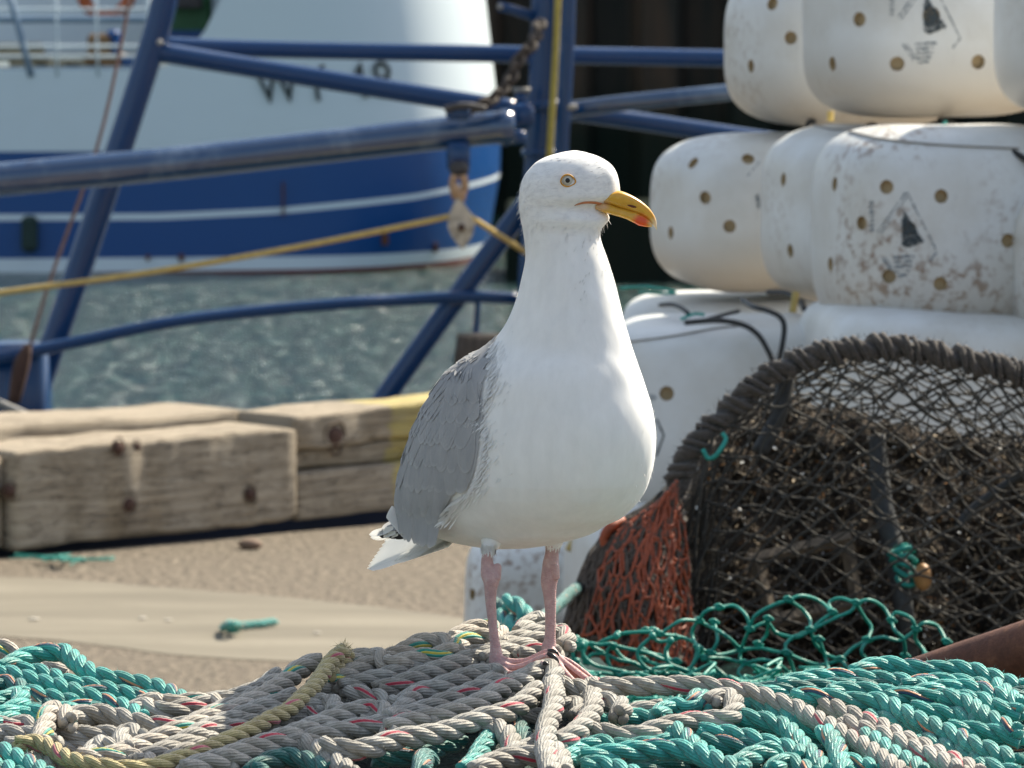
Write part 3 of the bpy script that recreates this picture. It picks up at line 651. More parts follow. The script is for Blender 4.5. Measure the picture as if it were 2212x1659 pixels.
    def wing(side, name):
        wb = MB(); r2 = np.random.default_rng(5 if side > 0 else 6)
        def feather(th0, V0, th1, V1, wd, off, lift, droop=.0, m=0, nt=10, ns=6):
            V = []; uv = []
            for i in range(nt+1):
                t_ = i/nt; th_ = th0+(th1-th0)*t_; Vc = V0+(V1-V0)*t_; Vs = min(Vc, 1107.)
                cu, a_, b_, *_r = prm(Vs); rad = math.hypot(a_*math.sin(th_), b_*math.cos(th_))
                wt = wd*(.62+.38*math.sin(min(1, t_*1.6)*1.57))*(1-.45*max(0, (t_-.7)/.3)**2)
                for j in range(ns+1):
                    s_ = 2*j/ns-1; tt = th_+s_*wt/max(rad, .02)
                    p, nn_ = Spt(np.array([side*tt]), np.array([Vc-9*s_*s_*t_**3]), np.array([Vs]), off+lift*t_**1.5-.0004*s_*s_+.0001*math.sin(s_*9+V0))
                    V.append(p[0]); uv.append((s_*.5+.5, t_))
            f_ = []; U = []
            for i in range(nt):
                for j in range(ns):
                    q = (i*(ns+1)+j, i*(ns+1)+j+1, (i+1)*(ns+1)+j+1, (i+1)*(ns+1)+j); f_.append(q); U += [uv[x] for x in q]
            wb.add(V, f_, m, U)
        def endV(u): return float(np.interp(u, [835, 852, 873, 904, 925, 950], [1122, 1143, 1157, 1172, 1172, 1160]))
        def row(Va, Vb, nf, wd, off, lift, step_th, jit=.03, long=False):
            th_b = th_of(float(np.interp((Va+Vb)/2, bx[:, 0], bx[:, 1]))-6, (Va+Vb)/2)
            thr = np.linspace(math.pi+.05, th_b, nf)
            for q, th_ in enumerate(thr):
                j1 = r2.normal()*6
                a0 = th_+.16+r2.normal()*jit; a1 = th_+r2.normal()*jit
                v1 = Vb+j1
                # follow the edge of the white flank
                u_edge = float(np.interp(v1, bx[:, 0], bx[:, 1])); te = th_of(u_edge-4, v1)+.03
                a1 = max(a1, te); 
                if long:
                    p, _ = Spt(np.array([a1]), np.array([1107.])); uu = 1106+p[0][0]*F/p[0][1]
                    v1 = endV(uu)+r2.normal()*3
                ta = th_of(float(np.interp(Va, bx[:, 0], bx[:, 1]))-6, Va)
                a0 = max(a0, ta+.03)
                feather(a0, Va, a1, v1, wd*r2.uniform(.9, 1.15), off+r2.uniform(0, .0006), lift)
        row(960, 1170, 34, .0100, .0008, .0008, .05, .02, True)
        row(900, 1110, 30, .0105, .0012, .0007, .05)
        row(850, 1050, 28, .0110, .0016, .0007, .05)
        row(820, 1002, 30, .0100, .0020, .0008, .05)
        row(790, 950, 26, .0110, .0023, .0007, .05)
        row(768, 905, 26, .0110, .0025, .0006, .05)
        row(750, 862, 24, .0110, .0025, .0006, .05)
        row(738, 820, 24, .0105, .0021, .0005, .05)
        row(728, 785, 22, .0100, .0012, .0004, .05)
        return wb.build(name, wingm, root)
    t = NT('grey wing feathers'); uv = t.n('ShaderNodeUVMap'); sp = t.n('ShaderNodeSeparateXYZ', {0: uv.outputs[0]})
    s2 = t.math('ABSOLUTE', t.math('SUBTRACT', sp.outputs[0], .5))
    edge = t.math('MAXIMUM', t.ramp(s2, [(.43, 0.), (.5, 1.)]), t.ramp(sp.outputs[1], [(.95, 0.), (.99, 1.)]))
    barb = t.n('ShaderNodeTexWave', {'Vector': t.n('ShaderNodeMapping', {'Vector': uv.outputs[0], 'Scale': (6, 26, 1)}).outputs[0], 'Scale': 1.0, 'Distortion': 2.5, 'Detail': 2.})
    shaft = t.math('LESS_THAN', s2, .018)
    col = t.mix(t.ramp(t.noise(60, 5, .6, t.co('Object', (1, 1, .4))), [(.3, 0.), (.75, 1.)]), (.46, .47, .49), (.58, .58, .59))
    col = t.mix(t.math('MULTIPLY', edge, .20), col, (.80, .80, .80))
    col = t.mix(t.math('MULTIPLY', shaft, .2), col, (.60, .60, .60))
    wingm = t.fin(col, .8, t.bump(barb.outputs[0], .2, .0005), Sheen_Weight=.1, Specular_IOR_Level=.12)
    trl = t.n('ShaderNodeBsdfTranslucent'); t.set(trl.inputs[0], col); mxs = t.n('ShaderNodeMixShader', {0: .38}); t.t.links.new(t.b.outputs[0], mxs.inputs[1]); t.t.links.new(trl.outputs[0], mxs.inputs[2]); t.t.links.new(mxs.outputs[0], t.out.inputs[0])
    wing(1, 'wing'); wing(-1, 'wing')
    # ---- loose white scapular tuft lying over the front of the wing
    def blade(mb_, base, tip, wd, bow=.0, m=0, nt=10, ns=4, wv=None, tipw=.25):
        base, tip = np.array(base), np.array(tip); d = tip-base; L = np.linalg.norm(d); d /= L
        wv = np.array((0, -.35, 1.)) if wv is None else np.array(wv, float)
        wv = wv-d*np.dot(wv, d); wv /= np.linalg.norm(wv); nn_ = np.cross(d, wv); V = []; uv_ = []; f_ = []; U = []
        for i in range(nt+1):
            t_ = i/nt; wt = wd*(.45+.55*math.sin(min(1, t_*1.4)*1.57))*math.sqrt(max(tipw**2*(t_ < 1), 1-max(0, (t_-.7)/.3)**2))
            for j in range(ns+1):
                s_ = 2*j/ns-1; V.append(base+d*L*t_+wv*wt*s_+nn_*(bow*math.sin(t_*math.pi)-.12*wd*s_*s_)); uv_.append((s_*.5+.5, t_))
        for i in range(nt):
            for j in range(ns):
                q = (i*(ns+1)+j, i*(ns+1)+j+1, (i+1)*(ns+1)+j+1, (i+1)*(ns+1)+j); f_.append(q); U += [uv_[x] for x in q]
        mb_.add(V, f_, m, U)
    # soft white flank feathers overlapping the front edge of the wing
    fb_ = MB(); r3 = np.random.default_rng(12)
    for k in range(750):
        V0 = r3.uniform(735, 1115); ue = float(np.interp(V0, bx[:, 0], bx[:, 1])); big = 1.0 if 850 < V0 < 905 else .55
        du = min(70, r3.exponential(9))-3; L_ = r3.uniform(12, 30)*(1.3 if big == 1 else .9)
        p0u, p0v = ue+du+4, V0-L_*.35; p1u, p1v = ue+du-L_*(.50 if big == 1 else .30), V0+L_*.62
        def sp_(u, v_, o_):
            th_ = th_of(u, v_); q_, n_ = Spt(np.array([th_]), np.array([v_]), np.array([min(v_, 1107.)]), o_); return q_[0]
        a_, m_, b_ = sp_(p0u, p0v, -.0012), None, sp_(p1u, p1v, r3.uniform(.0010, .0030)+.0012*max(0, 1-du/20))
        blade(fb_, a_, b_, r3.uniform(.0003, .0007), .0, nt=5, ns=1, wv=(1, -.2, .4), tipw=.15)
    # tail fan
    t = NT('white tail feathers'); uv = t.n('ShaderNodeUVMap'); sp = t.n('ShaderNodeSeparateXYZ', {0: uv.outputs[0]})
    shaft = t.math('LESS_THAN', t.math('ABSOLUTE', t.math('SUBTRACT', sp.outputs[0], .5)), .03)
    col = t.mix(t.math('MULTIPLY', shaft, .3), (.84, .84, .82), (.5, .5, .5))
    tailm = t.fin(col, .8, t.bump(t.noise(300, 3, .6, t.co('Object', (.3, 1, 1))), .3, .001), Subsurface_Weight=.3, Subsurface_Radius=(.004, .004, .004), Subsurface_Scale=1.)
    trl = t.n('ShaderNodeBsdfTranslucent', {0: (.8, .8, .78)}); mxs = t.n('ShaderNodeMixShader', {0: .35}); t.t.links.new(t.b.outputs[0], mxs.inputs[1]); t.t.links.new(trl.outputs[0], mxs.inputs[2]); t.t.links.new(mxs.outputs[0], t.out.inputs[0])
    tb = MB()
    tips = [(794, 1229), (797, 1223), (800, 1217), (805, 1210), (809, 1203), (815, 1195), (820, 1187), (826, 1178), (832, 1169)]
    for i, (u, v_) in enumerate(tips):
        k_ = i/(len(tips)-1)
        blade(tb, W(970-10*k_, 1158-12*k_, 4.575+.004*i), W(u, v_, 4.675+.006*i), .0080, .002, wv=(0, .9, .5))
    for i in range(11):   # ragged lower coverts
        k_ = i/10; blade(tb, W(985-20*k_, 1158, 4.56), W(958-105*k_, 1176+36*k_, 4.57+.07*k_), .0065, .002, wv=(0, .9, .6))
    fb_.build('flank_feathers', white, root)
    tb.build('tail', tailm, root)
    # primaries
    t = NT('black wing tip'); uv = t.n('ShaderNodeUVMap'); sp = t.n('ShaderNodeSeparateXYZ', {0: uv.outputs[0]})
    col = t.mix(t.math('LESS_THAN', t.math('ABSOLUTE', t.math('SUBTRACT', sp.outputs[0], .5)), .03), (.022, .021, .022), (.15, .15, .15))
    bm_ = t.fin(col, .45)
    pb = MB()
    for i, (u, v_, u0, v0, Y1, w_, m_) in enumerate([(817, 1156, 895, 1125, 4.62, .0055, 0), (822, 1146, 890, 1112, 4.625, .0050, 2), (820, 1152, 885, 1120, 4.61, .004, 2), (838, 1158, 905, 1138, 4.60, .0045, 0), (850, 1160, 910, 1142, 4.595, .004, 0),
                                                     (798, 1155, 850, 1140, 4.64, .0035, 1), (801, 1161, 855, 1150, 4.645, .003, 1), (806, 1163, 860, 1155, 4.65, .0025, 1)]):
        blade(pb, W(u0, v0, 4.57), W(u, v_, Y1), w_, .002, m=m_, wv=(0, .3, 1))
    for i in range(14):  # pale fringes of the tertials along the rear edge of the wing
        k_ = i/13; u = 838+k_*32; v_ = 1121+k_*38
        blade(pb, W(u+10, v_-28, 4.566), W(u-1, v_+1, 4.560-k_*.01), .0022, .0, m=1, wv=(1, 0, .3), tipw=.5)
    pb.build('wing_tip', [bm_, tailm, wingm], root)
    # ---- bill
    xs = [1284, 1296, 1307, 1322, 1336, 1345, 1354, 1364, 1374, 1384, 1393, 1400, 1405, 1410, 1414, 1417, 1418.6]
    top = [424, 421, 418, 414.5, 411.5, 413.5, 417, 421.5, 427, 433.5, 440.6, 447, 452.5, 459.5, 466.5, 474, 483]
    mid = [437, 437, 438.5, 443, 448.5, 451, 453.5, 456, 459, 463, 468.5, 474, 479, 485, 490, 494, 497.5]
    hw = [7.5, 7.8, 7.8, 7.4, 6.8, 6.3, 5.9, 5.5, 5.1, 4.7, 4.3, 3.8, 3.3, 2.8, 2.2, 1.5, .7]
    Y0 = 4.492
    def bill(xs, tp, bt, hw, mb_, m, flat_bot, ex=2.0):
        n_ = 28; V = []
        for x, a_, b_, h in zip(xs, tp, bt, hw):
            h = h/1000
            for j in range(n_):
                ph = 2*math.pi*j/n_; c_, s_ = math.cos(ph), math.sin(ph)
                y = h*abs(c_)**(2/ex)*math.copysign(1, c_)
                if flat_bot == 'low': z = (b_+(a_-b_)*.32) + ((a_-b_)*.68*abs(s_)**.9 if s_ > 0 else -(a_-b_)*.32*abs(s_)**.7)
                else: z = (a_+(b_-a_)*.32) + ((b_-a_)*.68*abs(s_)**.95 if s_ > 0 else -(b_-a_)*.32*abs(s_)**.7)
                p = W(x, z, Y0); p[1] = Y0-y; V.append(p)
        k_ = len(xs); f_ = [(i*n_+j, i*n_+(j+1) % n_, (i+1)*n_+(j+1) % n_, (i+1)*n_+j) for i in range(k_-1) for j in range(n_)]
        f_.append(tuple(range(n_))[::-1]); f_.append(tuple((k_-1)*n_+j for j in range(n_)))
        mb_.add(V, f_, m)
    def dens(xs, *cols):
        x2 = np.interp(np.linspace(0, len(xs)-1, 70), range(len(xs)), xs)
        out = []
        for c_ in cols:
            P_ = np.array(list(zip(xs, c_)), float); q = np.interp(np.linspace(0, len(xs)-1, 70), range(len(xs)), c_)
            k__ = np.array([1, 2, 1.])/4; q2 = q.copy(); q2[1:-1] = np.convolve(q, k__, 'valid'); out.append(q2)
        return [x2]+out
    t = NT('yellow bill'); oc = t.n('ShaderNodeTexCoord').outputs['Object']
    def dist(P_, sc=(1, 1, 1)):
        v1 = t.n('ShaderNodeVectorMath', {0: oc, 1: tuple(P_)}, operation='SUBTRACT').outputs[0]
        v1 = t.n('ShaderNodeVectorMath', {0: v1, 1: sc}, operation='MULTIPLY').outputs[0]
        return t.n('ShaderNodeVectorMath', {0: v1}, operation='LENGTH').outputs[1]
    rp = W(1384, 478, Y0); tp_ = W(1418, 485, Y0)
    nz = t.noise(130, 5, .6)
    col = t.ramp(nz, [(.3, (.62, .33, .03)), (.6, (.70, .41, .05)), (.85, (.76, .54, .18))])
    d = t.math('ADD', dist(rp, (1, .0, 1.15)), t.math('MULTIPLY', t.math('SUBTRACT', nz, .5), .002))
    low = t.n('ShaderNodeSeparateXYZ', {0: oc}).outputs[2]
    col = t.mix(t.ramp(t.math('MULTIPLY', d, 100.), [(.42, 1.), (.95, 0.)]), col, (.70, .085, .010))
    d2 = dist(tp_, (1, .2, 1)); col = t.mix(t.ramp(t.math('MULTIPLY', d2, 100.), [(.15, .9), (.8, 0.)]), col, (.72, .66, .45))
    d3 = dist(W(1296, 440, Y0), (1, .1, 1.2)); col = t.mix(t.ramp(t.math('MULTIPLY', d3, 100.), [(.5, .55), (1.1, 0.)]), col, (.62, .40, .30))
    billm = t.fin(col, .32, t.bump(t.noise(260, 4), .12, .0006), Subsurface_Weight=.25, Subsurface_Radius=(.006, .003, .001), Subsurface_Scale=1., Coat_Weight=.1)
    ub = MB(); x2, a2, b2, h2 = dens(xs, top, mid, hw); bill(x2, a2, b2, h2, ub, 0, 'up')
    ub.build('upper_bill', billm, root)
    xl_ = [1286, 1296, 1307, 1322, 1336, 1350, 1360, 1372, 1380, 1390, 1398, 1404, 1409]
    mt = [436, 436, 437.5, 442, 447.5, 451, 454, 457.5, 460.5, 465, 470, 475, 483]
    bt = [452, 456, 460, 464, 468, 472, 476.5, 483, 487.5, 489.5, 490.5, 490.5, 490.5]
    hl = [6.2, 6.6, 6.6, 6.2, 5.7, 5.2, 4.9, 4.6, 4.3, 3.8, 3.2, 2.5, 1.4]
    lb = MB(); x2, a2, b2, h2 = dens(xl_, mt, bt, hl); bill(x2, a2, b2, h2, lb, 0, 'low')
    lb.build('lower_bill', billm, root)
    # nostril slit
    nb = MB()
    npz = [(1355, 442.3, .0054), (1361, 443.8, .0058), (1368, 445.8, .0056), (1374, 447.2, .0051)]
    ctube(nb, [W(u, v_, Y0)-np.array((0, y, 0)) for u, v_, y in npz], [.0003, .0008, .0010, .0005], step=.0008, n=8)
    nb.build('nostril', m_simple('nostril', (.10, .02, .01), .8), root)
    # ---- eyes (both sides)
    irism = m_simple('pale iris', (.50, .49, .42), .12, .12, 900, .0)
    pupm = NT('pupil').fin((.006, .006, .007), .05)
    ringm = m_simple('orange eye ring', (.58, .27, .02), .5, .25, 400)
    for sd in (-1, 1):
        cu, a_, b_, ps_, Yc, pk = prm(387.); c_ = MT(1225-cu, 4.5)/a_; s_ = math.sqrt(1-c_*c_)
        y = b_*s_*(1-pk*max(0, c_)**2); ctr = W(1225, 387, 4.5); ctr[1] = Yc+sd*(y-.0004)
        eb = MB(); sphere(eb, ctr, .0050, 24, 16, 0, (1, .55, 1)); e = eb.build('eye', irism, root)
        pbm = MB(); sphere(pbm, ctr+np.array((.0001, sd*.0021, .0001)), .0023, 20, 12, 0, (1, .42, 1)); pbm.build('pupil', pupm, e)
        rb = MB(); P_ = []
        for q in range(49):
            an = 2*math.pi*q/48; rr_ = .0056+(.0016*max(0, math.cos(an+.2))**7)+.0004*max(0, math.cos(an-math.pi-.3))**8
            P_.append(ctr+np.array((rr_*math.cos(an), sd*(.0016-.0006*math.cos(an)), rr_*.93*math.sin(an))))
        tube(rb, P_, .00072, 8, closed_ends=False); rb.build('eye_ring', ringm, e)
gull()
# ---------------------------------------------------------------- shared materials
def m_paint(name, c, rough=.35, dirt=.25, dirtc=(.12, .09, .06), sc=3):
    t = NT(name); a = t.noise(sc, 6, .7); b = t.noise(sc*9, 5, .7)
    col = t.mix(t.math('MULTIPLY', t.ramp(a, [(.5, 0.), (.75, 1.)]), dirt), c, dirtc)
    col = t.mix(t.math('MULTIPLY', t.ramp(b, [(.62, 0.), (.72, 1.)]), dirt*1.2), col, tuple(min(1, x*1.6+.04) for x in c))
    return t.fin(col, t.n('ShaderNodeMapRange', {0: b, 3: rough*.7, 4: rough*1.5}).outputs[0], t.bump(b, .15, .004), IOR=1.9 if rough < .2 else 1.5)
blue = m_paint('worn blue paint', (.004, .042, .140), .22, .14, (.07, .09, .12), 5)
blue_pale = m_paint('pale mottled blue paint', (.006, .042, .125), .16, .62, (.24, .32, .42), 2.2)  # pale grey-blue mottled into the blue by noise
white_paint = m_paint('white hull paint', (.70, .79, .84), .45, .10, (.42, .42, .38), .6)
navy = m_paint('blue hull paint', (.004, .068, .25), .35, .12, (.012, .04, .12), .8)
redp = m_paint('red antifouling', (.17, .028, .022), .6, .2)
rust = m_simple('rusty steel', (.070, .034, .024), .85, .45, 14, .4, .004)
drk = m_simple('dark metal', (.05, .045, .045), .6, .4, 30)
galv = m_simple('weathered grey steel', (.26, .25, .23), .55, .3, 30)
blackp = m_simple('black rubber cord', (.012, .014, .016), .5, .2, 100)
tealp = m_simple('teal twine', (.02, .30, .25), .5, .3, 200)
greentw = m_simple('green net twine', (.012, .26, .20), .45, .25, 150)
# ---------------------------------------------------------------- quay, water, wall
def gl(u, v, z=0.0): return ground(u, v, z)
g0, g1 = gl(0, 1206), gl(1000, 1117)
ed = (g1-g0); ed /= np.linalg.norm(ed); en = np.array((-ed[1], ed[0], 0))    # along the quay edge, and outward (to the water)
def E(s, o, z): return g0+ed*s+en*o+np.array((0, 0, z))
def quay():
    t = NT('quay concrete'); co = t.co()
    a = t.noise(1.6, 6, .6, co); b = t.noise(38, 5, .8, co); c = t.noise(9, 5, .7, co); pb = t.n('ShaderNodeTexVoronoi', {'Vector': co, 'Scale': 34.}).outputs[0]
    col = t.mix(t.ramp(b, [(.40, 0.), (.58, 1.)]), (.035, .029, .021), (.25, .205, .15))
    col = t.mix(t.math('MULTIPLY', t.ramp(c, [(.52, 0.), (.66, 1.)]), .5), col, (.13, .10, .075))
    col = t.mix(t.math('MULTIPLY', t.ramp(a, [(.35, 0.), (.7, 1.)]), .35), col, (.19, .155, .115))
    col = t.mix(t.ramp(t.noise(55, 3, .6, co), [(.70, 0.), (.76, .7)]), col, (.62, .58, .52))
    m = t.fin(col, .9, t.bump(t.math('ADD', b, pb), .7, .02))
    mb = MB(); T = [E(-60, 0, 0), E(90, 0, 0), E(90, -70, 0), E(-60, -70, 0)]
    B = [p-np.array((0, 0, 6)) for p in T]
    mb.add(T+B, [(0, 3, 2, 1), (0, 1, 5, 4), (1, 2, 6, 5), (2, 3, 7, 6), (3, 0, 4, 7)])
    tag(mb.build('quay_ground', m, smooth=False), kind='structure')
    t = NT('smooth concrete strip'); co = t.co('Object', (.35, 1.6, 1)); a = t.noise(2.2, 6, .65, co); b = t.noise(30, 4, .6)
    col = t.ramp(a, [(.3, (.125, .110, .080)), (.5, (.175, .155, .115)), (.72, (.24, .215, .165))])
    col = t.mix(t.math('MULTIPLY', t.ramp(b, [(.3, 1.), (.6, 0.)]), .22), col, (.16, .13, .10))
    m = t.fin(col, .85, t.bump(b, .2, .004))
    up = [(-700, 1235), (0, 1245), (350, 1268), (700, 1298), (1000, 1336), (1300, 1395)]; dn = [(1300, 1470), (1000, 1448), (700, 1432), (400, 1416), (200, 1392), (0, 1375), (-700, 1350)]
    r_ = np.random.default_rng(2)
    def dense(P):
        Q = catmull([np.array((*p, 0.)) for p in P], 6); Q[:, 1] += fbm(Q, .012, 3, 3)*.6; return Q
    A, Bn = dense(up), dense(dn)[::-1]; Bn = np.stack([np.interp(np.linspace(0, 1, len(A)), np.linspace(0, 1, len(Bn)), Bn[:, j]) for j in range(3)], 1)
    V = [gl(p[0], p[1], .002) for p in A]+[gl(p[0], p[1], .002) for p in Bn]; n = len(A)
    mb = MB(); mb.add(V, [(i, i+1, n+i+1, n+i) for i in range(n-1)])
    tag(mb.build('concrete_strip', m, smooth=False), kind='structure')
    # water
    t = NT('harbour water'); co = t.co('Object', (1.7, .55, 1))
    a = t.noise(3.4, 5, .68, co, .8); b = t.noise(.9, 3, .5, co); h = t.math('ADD', a, t.math('MULTIPLY', b, .8))
    col = t.ramp(a, [(.38, (.006, .034, .030)), (.58, (.022, .072, .060)), (.72, (.09, .17, .14))])
    m = t.fin(col, .16, t.bump(h, 1.0, .35), Specular_IOR_Level=.5)
    mb = MB(); mb.add([(-400, 8, -1.12), (400, 8, -1.12), (400, 500, -1.12), (-400, 500, -1.12)], [(0, 1, 2, 3)])
    tag(mb.build('harbour_water', m), kind='structure')
    # far sheet-pile wall
    t = NT('sheet piling'); co = t.co('Object', (1, 1, .12)); a = t.noise(1.2, 5, .7, co); z = t.n('ShaderNodeSeparateXYZ', {0: t.n('ShaderNodeTexCoord').outputs['Object']}).outputs[2]
    col = t.ramp(a, [(.3, (.016, .020, .020)), (.5, (.034, .032, .028)), (.75, (.085, .055, .038))])
    col = t.mix(t.n('ShaderNodeMapRange', {0: z, 1: -.2, 2: .6, 3: .8, 4: 0.}).outputs[0], col, (.008, .016, .012))
    m = t.fin(col, 1.0, t.bump(a, .4, .05), Specular_IOR_Level=.02)
    mb = MB(); P = []; x = -60; Yw = 62; xc = W(1092, 0, 48.5)[0]
    while x < xc-.3:
        P += [(x, Yw), (x+.42, Yw), (x+.56, Yw+.35), (x+.98, Yw+.35)]; x += 1.12
    Yq = Yw
    while x < 60: P += [(x, Yw), (x+.42, Yw), (x+.56, Yw+.35), (x+.98, Yw+.35)]; x += 1.12
    n = len(P); V = [(a_, b_, -4) for a_, b_ in P]+[(a_, b_, 4.2) for a_, b_ in P]+[(a_, Yw+6, 4.2) for a_, b_ in P]
    mb.add(V, [(i, i+1, n+i+1, n+i) for i in range(n-1)]+[(n+i, n+i+1, 2*n+i+1, 2*n+i) for i in range(n-1)])
    tag(mb.build('sheet_pile_wall', m, smooth=False), 'dark sheet piled harbour wall standing beyond the boats', 'wall')
    mb = MB(); box(mb, (xc+30, 49.6, -.85), (60, 2.2, .86), None, 0, .04)  # added dark block standing in for the wall's reflection in the water
    tag(mb.build('reflection_block', m, smooth=False), 'added low dark reflection stand-in at the foot of the far wall, right of the trawler', 'reflection stand-in')
quay()
# ---------------------------------------------------------------- timber baulks on the quay edge
def timber_mat(name, yellow=False):
    t = NT(name); co = t.co('Object', (1, 1, 1))
    g = t.noise(3.2, 9, .76, t.n('ShaderNodeMapping', {'Vector': t.n('ShaderNodeTexCoord').outputs['UV'], 'Scale': (.9, 14, 1)}).outputs[0], .4)
    b = t.noise(7, 5, .7, co)
    col = t.ramp(g, [(.26, (.09, .072, .052)), (.38, (.29, .235, .168)), (.58, (.47, .395, .30)), (.8, (.62, .55, .44))])
    crk = t.noise(2.2, 6, .7, t.n('ShaderNodeMapping', {'Vector': t.n('ShaderNodeTexCoord').outputs['UV'], 'Scale': (1.6, 9, 1), 'Location': (3, 7, 0)}).outputs[0], .8)
    ck = t.ramp(t.math('ABSOLUTE', t.math('SUBTRACT', crk, .5)), [(.002, 1.), (.010, 0.)])
    col = t.mix(t.math('MULTIPLY', t.ramp(b, [(.5, 0.), (.72, 1.)]), .5), col, (.15, .12, .085)); col = t.mix(t.math('MULTIPLY', ck, .8), col, (.03, .022, .015))
    if yellow:
        s = t.n('ShaderNodeSeparateXYZ', {0: t.n('ShaderNodeTexCoord').outputs['UV']}).outputs[0]
        wv = t.math('ADD', s, t.math('MULTIPLY', t.math('SUBTRACT', t.noise(9, 4, .6, co), .5), .12))
        k = t.math('MULTIPLY', t.n('ShaderNodeMapRange', {0: wv, 1: YELLOW-.008, 2: YELLOW+.008, 3: 0., 4: 1.}).outputs[0], t.ramp(g, [(.36, .1), (.52, .85)]))
        col = t.mix(k, col, (.60, .49, .15))
    return t.fin(col, .85, t.bump(t.math('SUBTRACT', t.math('ADD', g, t.math('MULTIPLY', b, .2)), t.math('MULTIPLY', ck, .5)), .7, .02))
def baulk(mb, s0, s1, o0, o1, z0, z1, rad=.045, seed=0, n=60, slope=None, end_round=(0, 0), m=0, rough=.006):
    """rounded timber from s0 to s1 along the quay edge"""
    ring = []
    for cx, cz, a0 in ((o0+rad, z1-rad, 180), (o1-rad, z1-rad, 90), (o1-rad, z0+rad, 0), (o0+rad, z0+rad, -90)):
        for k in range(5):
            an = math.radians(a0-k*22.5); ring.append((cx+rad*math.cos(an), cz+rad*math.sin(an)))
    nr = len(ring); V = []; ss = np.linspace(s0, s1, n); cen = np.array(((o0+o1)/2, (z0+z1)/2))
    per = [0]
    for k in range(1, nr+1): per.append(per[-1]+math.dist(ring[k % nr], ring[k-1]))
    for i, s in enumerate(ss):
        er = 0
        if end_round[0]: er = max(er, 1-(s-s0)/end_round[0])
        if end_round[1]: er = max(er, 1-(s1-s)/end_round[1])
        shr = 1-.07*max(0, er)**2.2
        dz = 0 if slope is None else slope(s)
        for o, z in ring:
            o2, z2 = cen+(np.array((o, z))-cen)*shr
            V.append(E(s, o2, z2+dz))
    V = np.array(V); d = fbm(V*np.array((.35, .35, 1)), 5, seed, 4)*rough+fbm(V*np.array((.5, .5, 3)), 6, seed+1, 3)*rough*.8
    c2 = np.array([E(s, cen[0], cen[1]+(0 if slope is None else slope(s))) for s in ss]).repeat(nr, 0); r = V-c2; r /= np.linalg.norm(r, axis=1)[:, None]; V += r*d[:, None]
    f = []; uv = []
    for i in range(n-1):
        for j in range(nr):
            j2 = (j+1) % nr; f.append((i*nr+j, (i+1)*nr+j, (i+1)*nr+j2, i*nr+j2))
            a, b = ss[i], ss[i+1]; uv += [((a-s0)/(s1-s0), per[j]), ((b-s0)/(s1-s0), per[j]), ((b-s0)/(s1-s0), per[j+1]), ((a-s0)/(s1-s0), per[j+1])]
    f.append(tuple(range(nr))); f.append(tuple((n-1)*nr+j for j in range(nr))[::-1]); uv += [(0, q[1]*2) for q in ring]*2
    mb.add(V, f, m, uv)
def s_at(u, off=.02):
    """distance along the edge at which the picture column u falls"""
    best = min(np.linspace(-12, 20, 6400), key=lambda s: abs((lambda p: 1106+p[0]*F/p[1])(E(s, off, .15))-u)); return float(best)
SA, SB, SC_ = s_at(0), s_at(636), s_at(1000)
def bolt(mb, s, o, z, r=.035, m=0, L=.03, m2=1):
    c = E(s, o, z); a = -en
    k = 14; b_ = np.array((0, 0, 1.)); t_ = ed
    P = [c+a*x for x in (-.02, 0, L*.7, L)]; tube(mb, P, [r, r, r*.95, r*.6], 12, m)
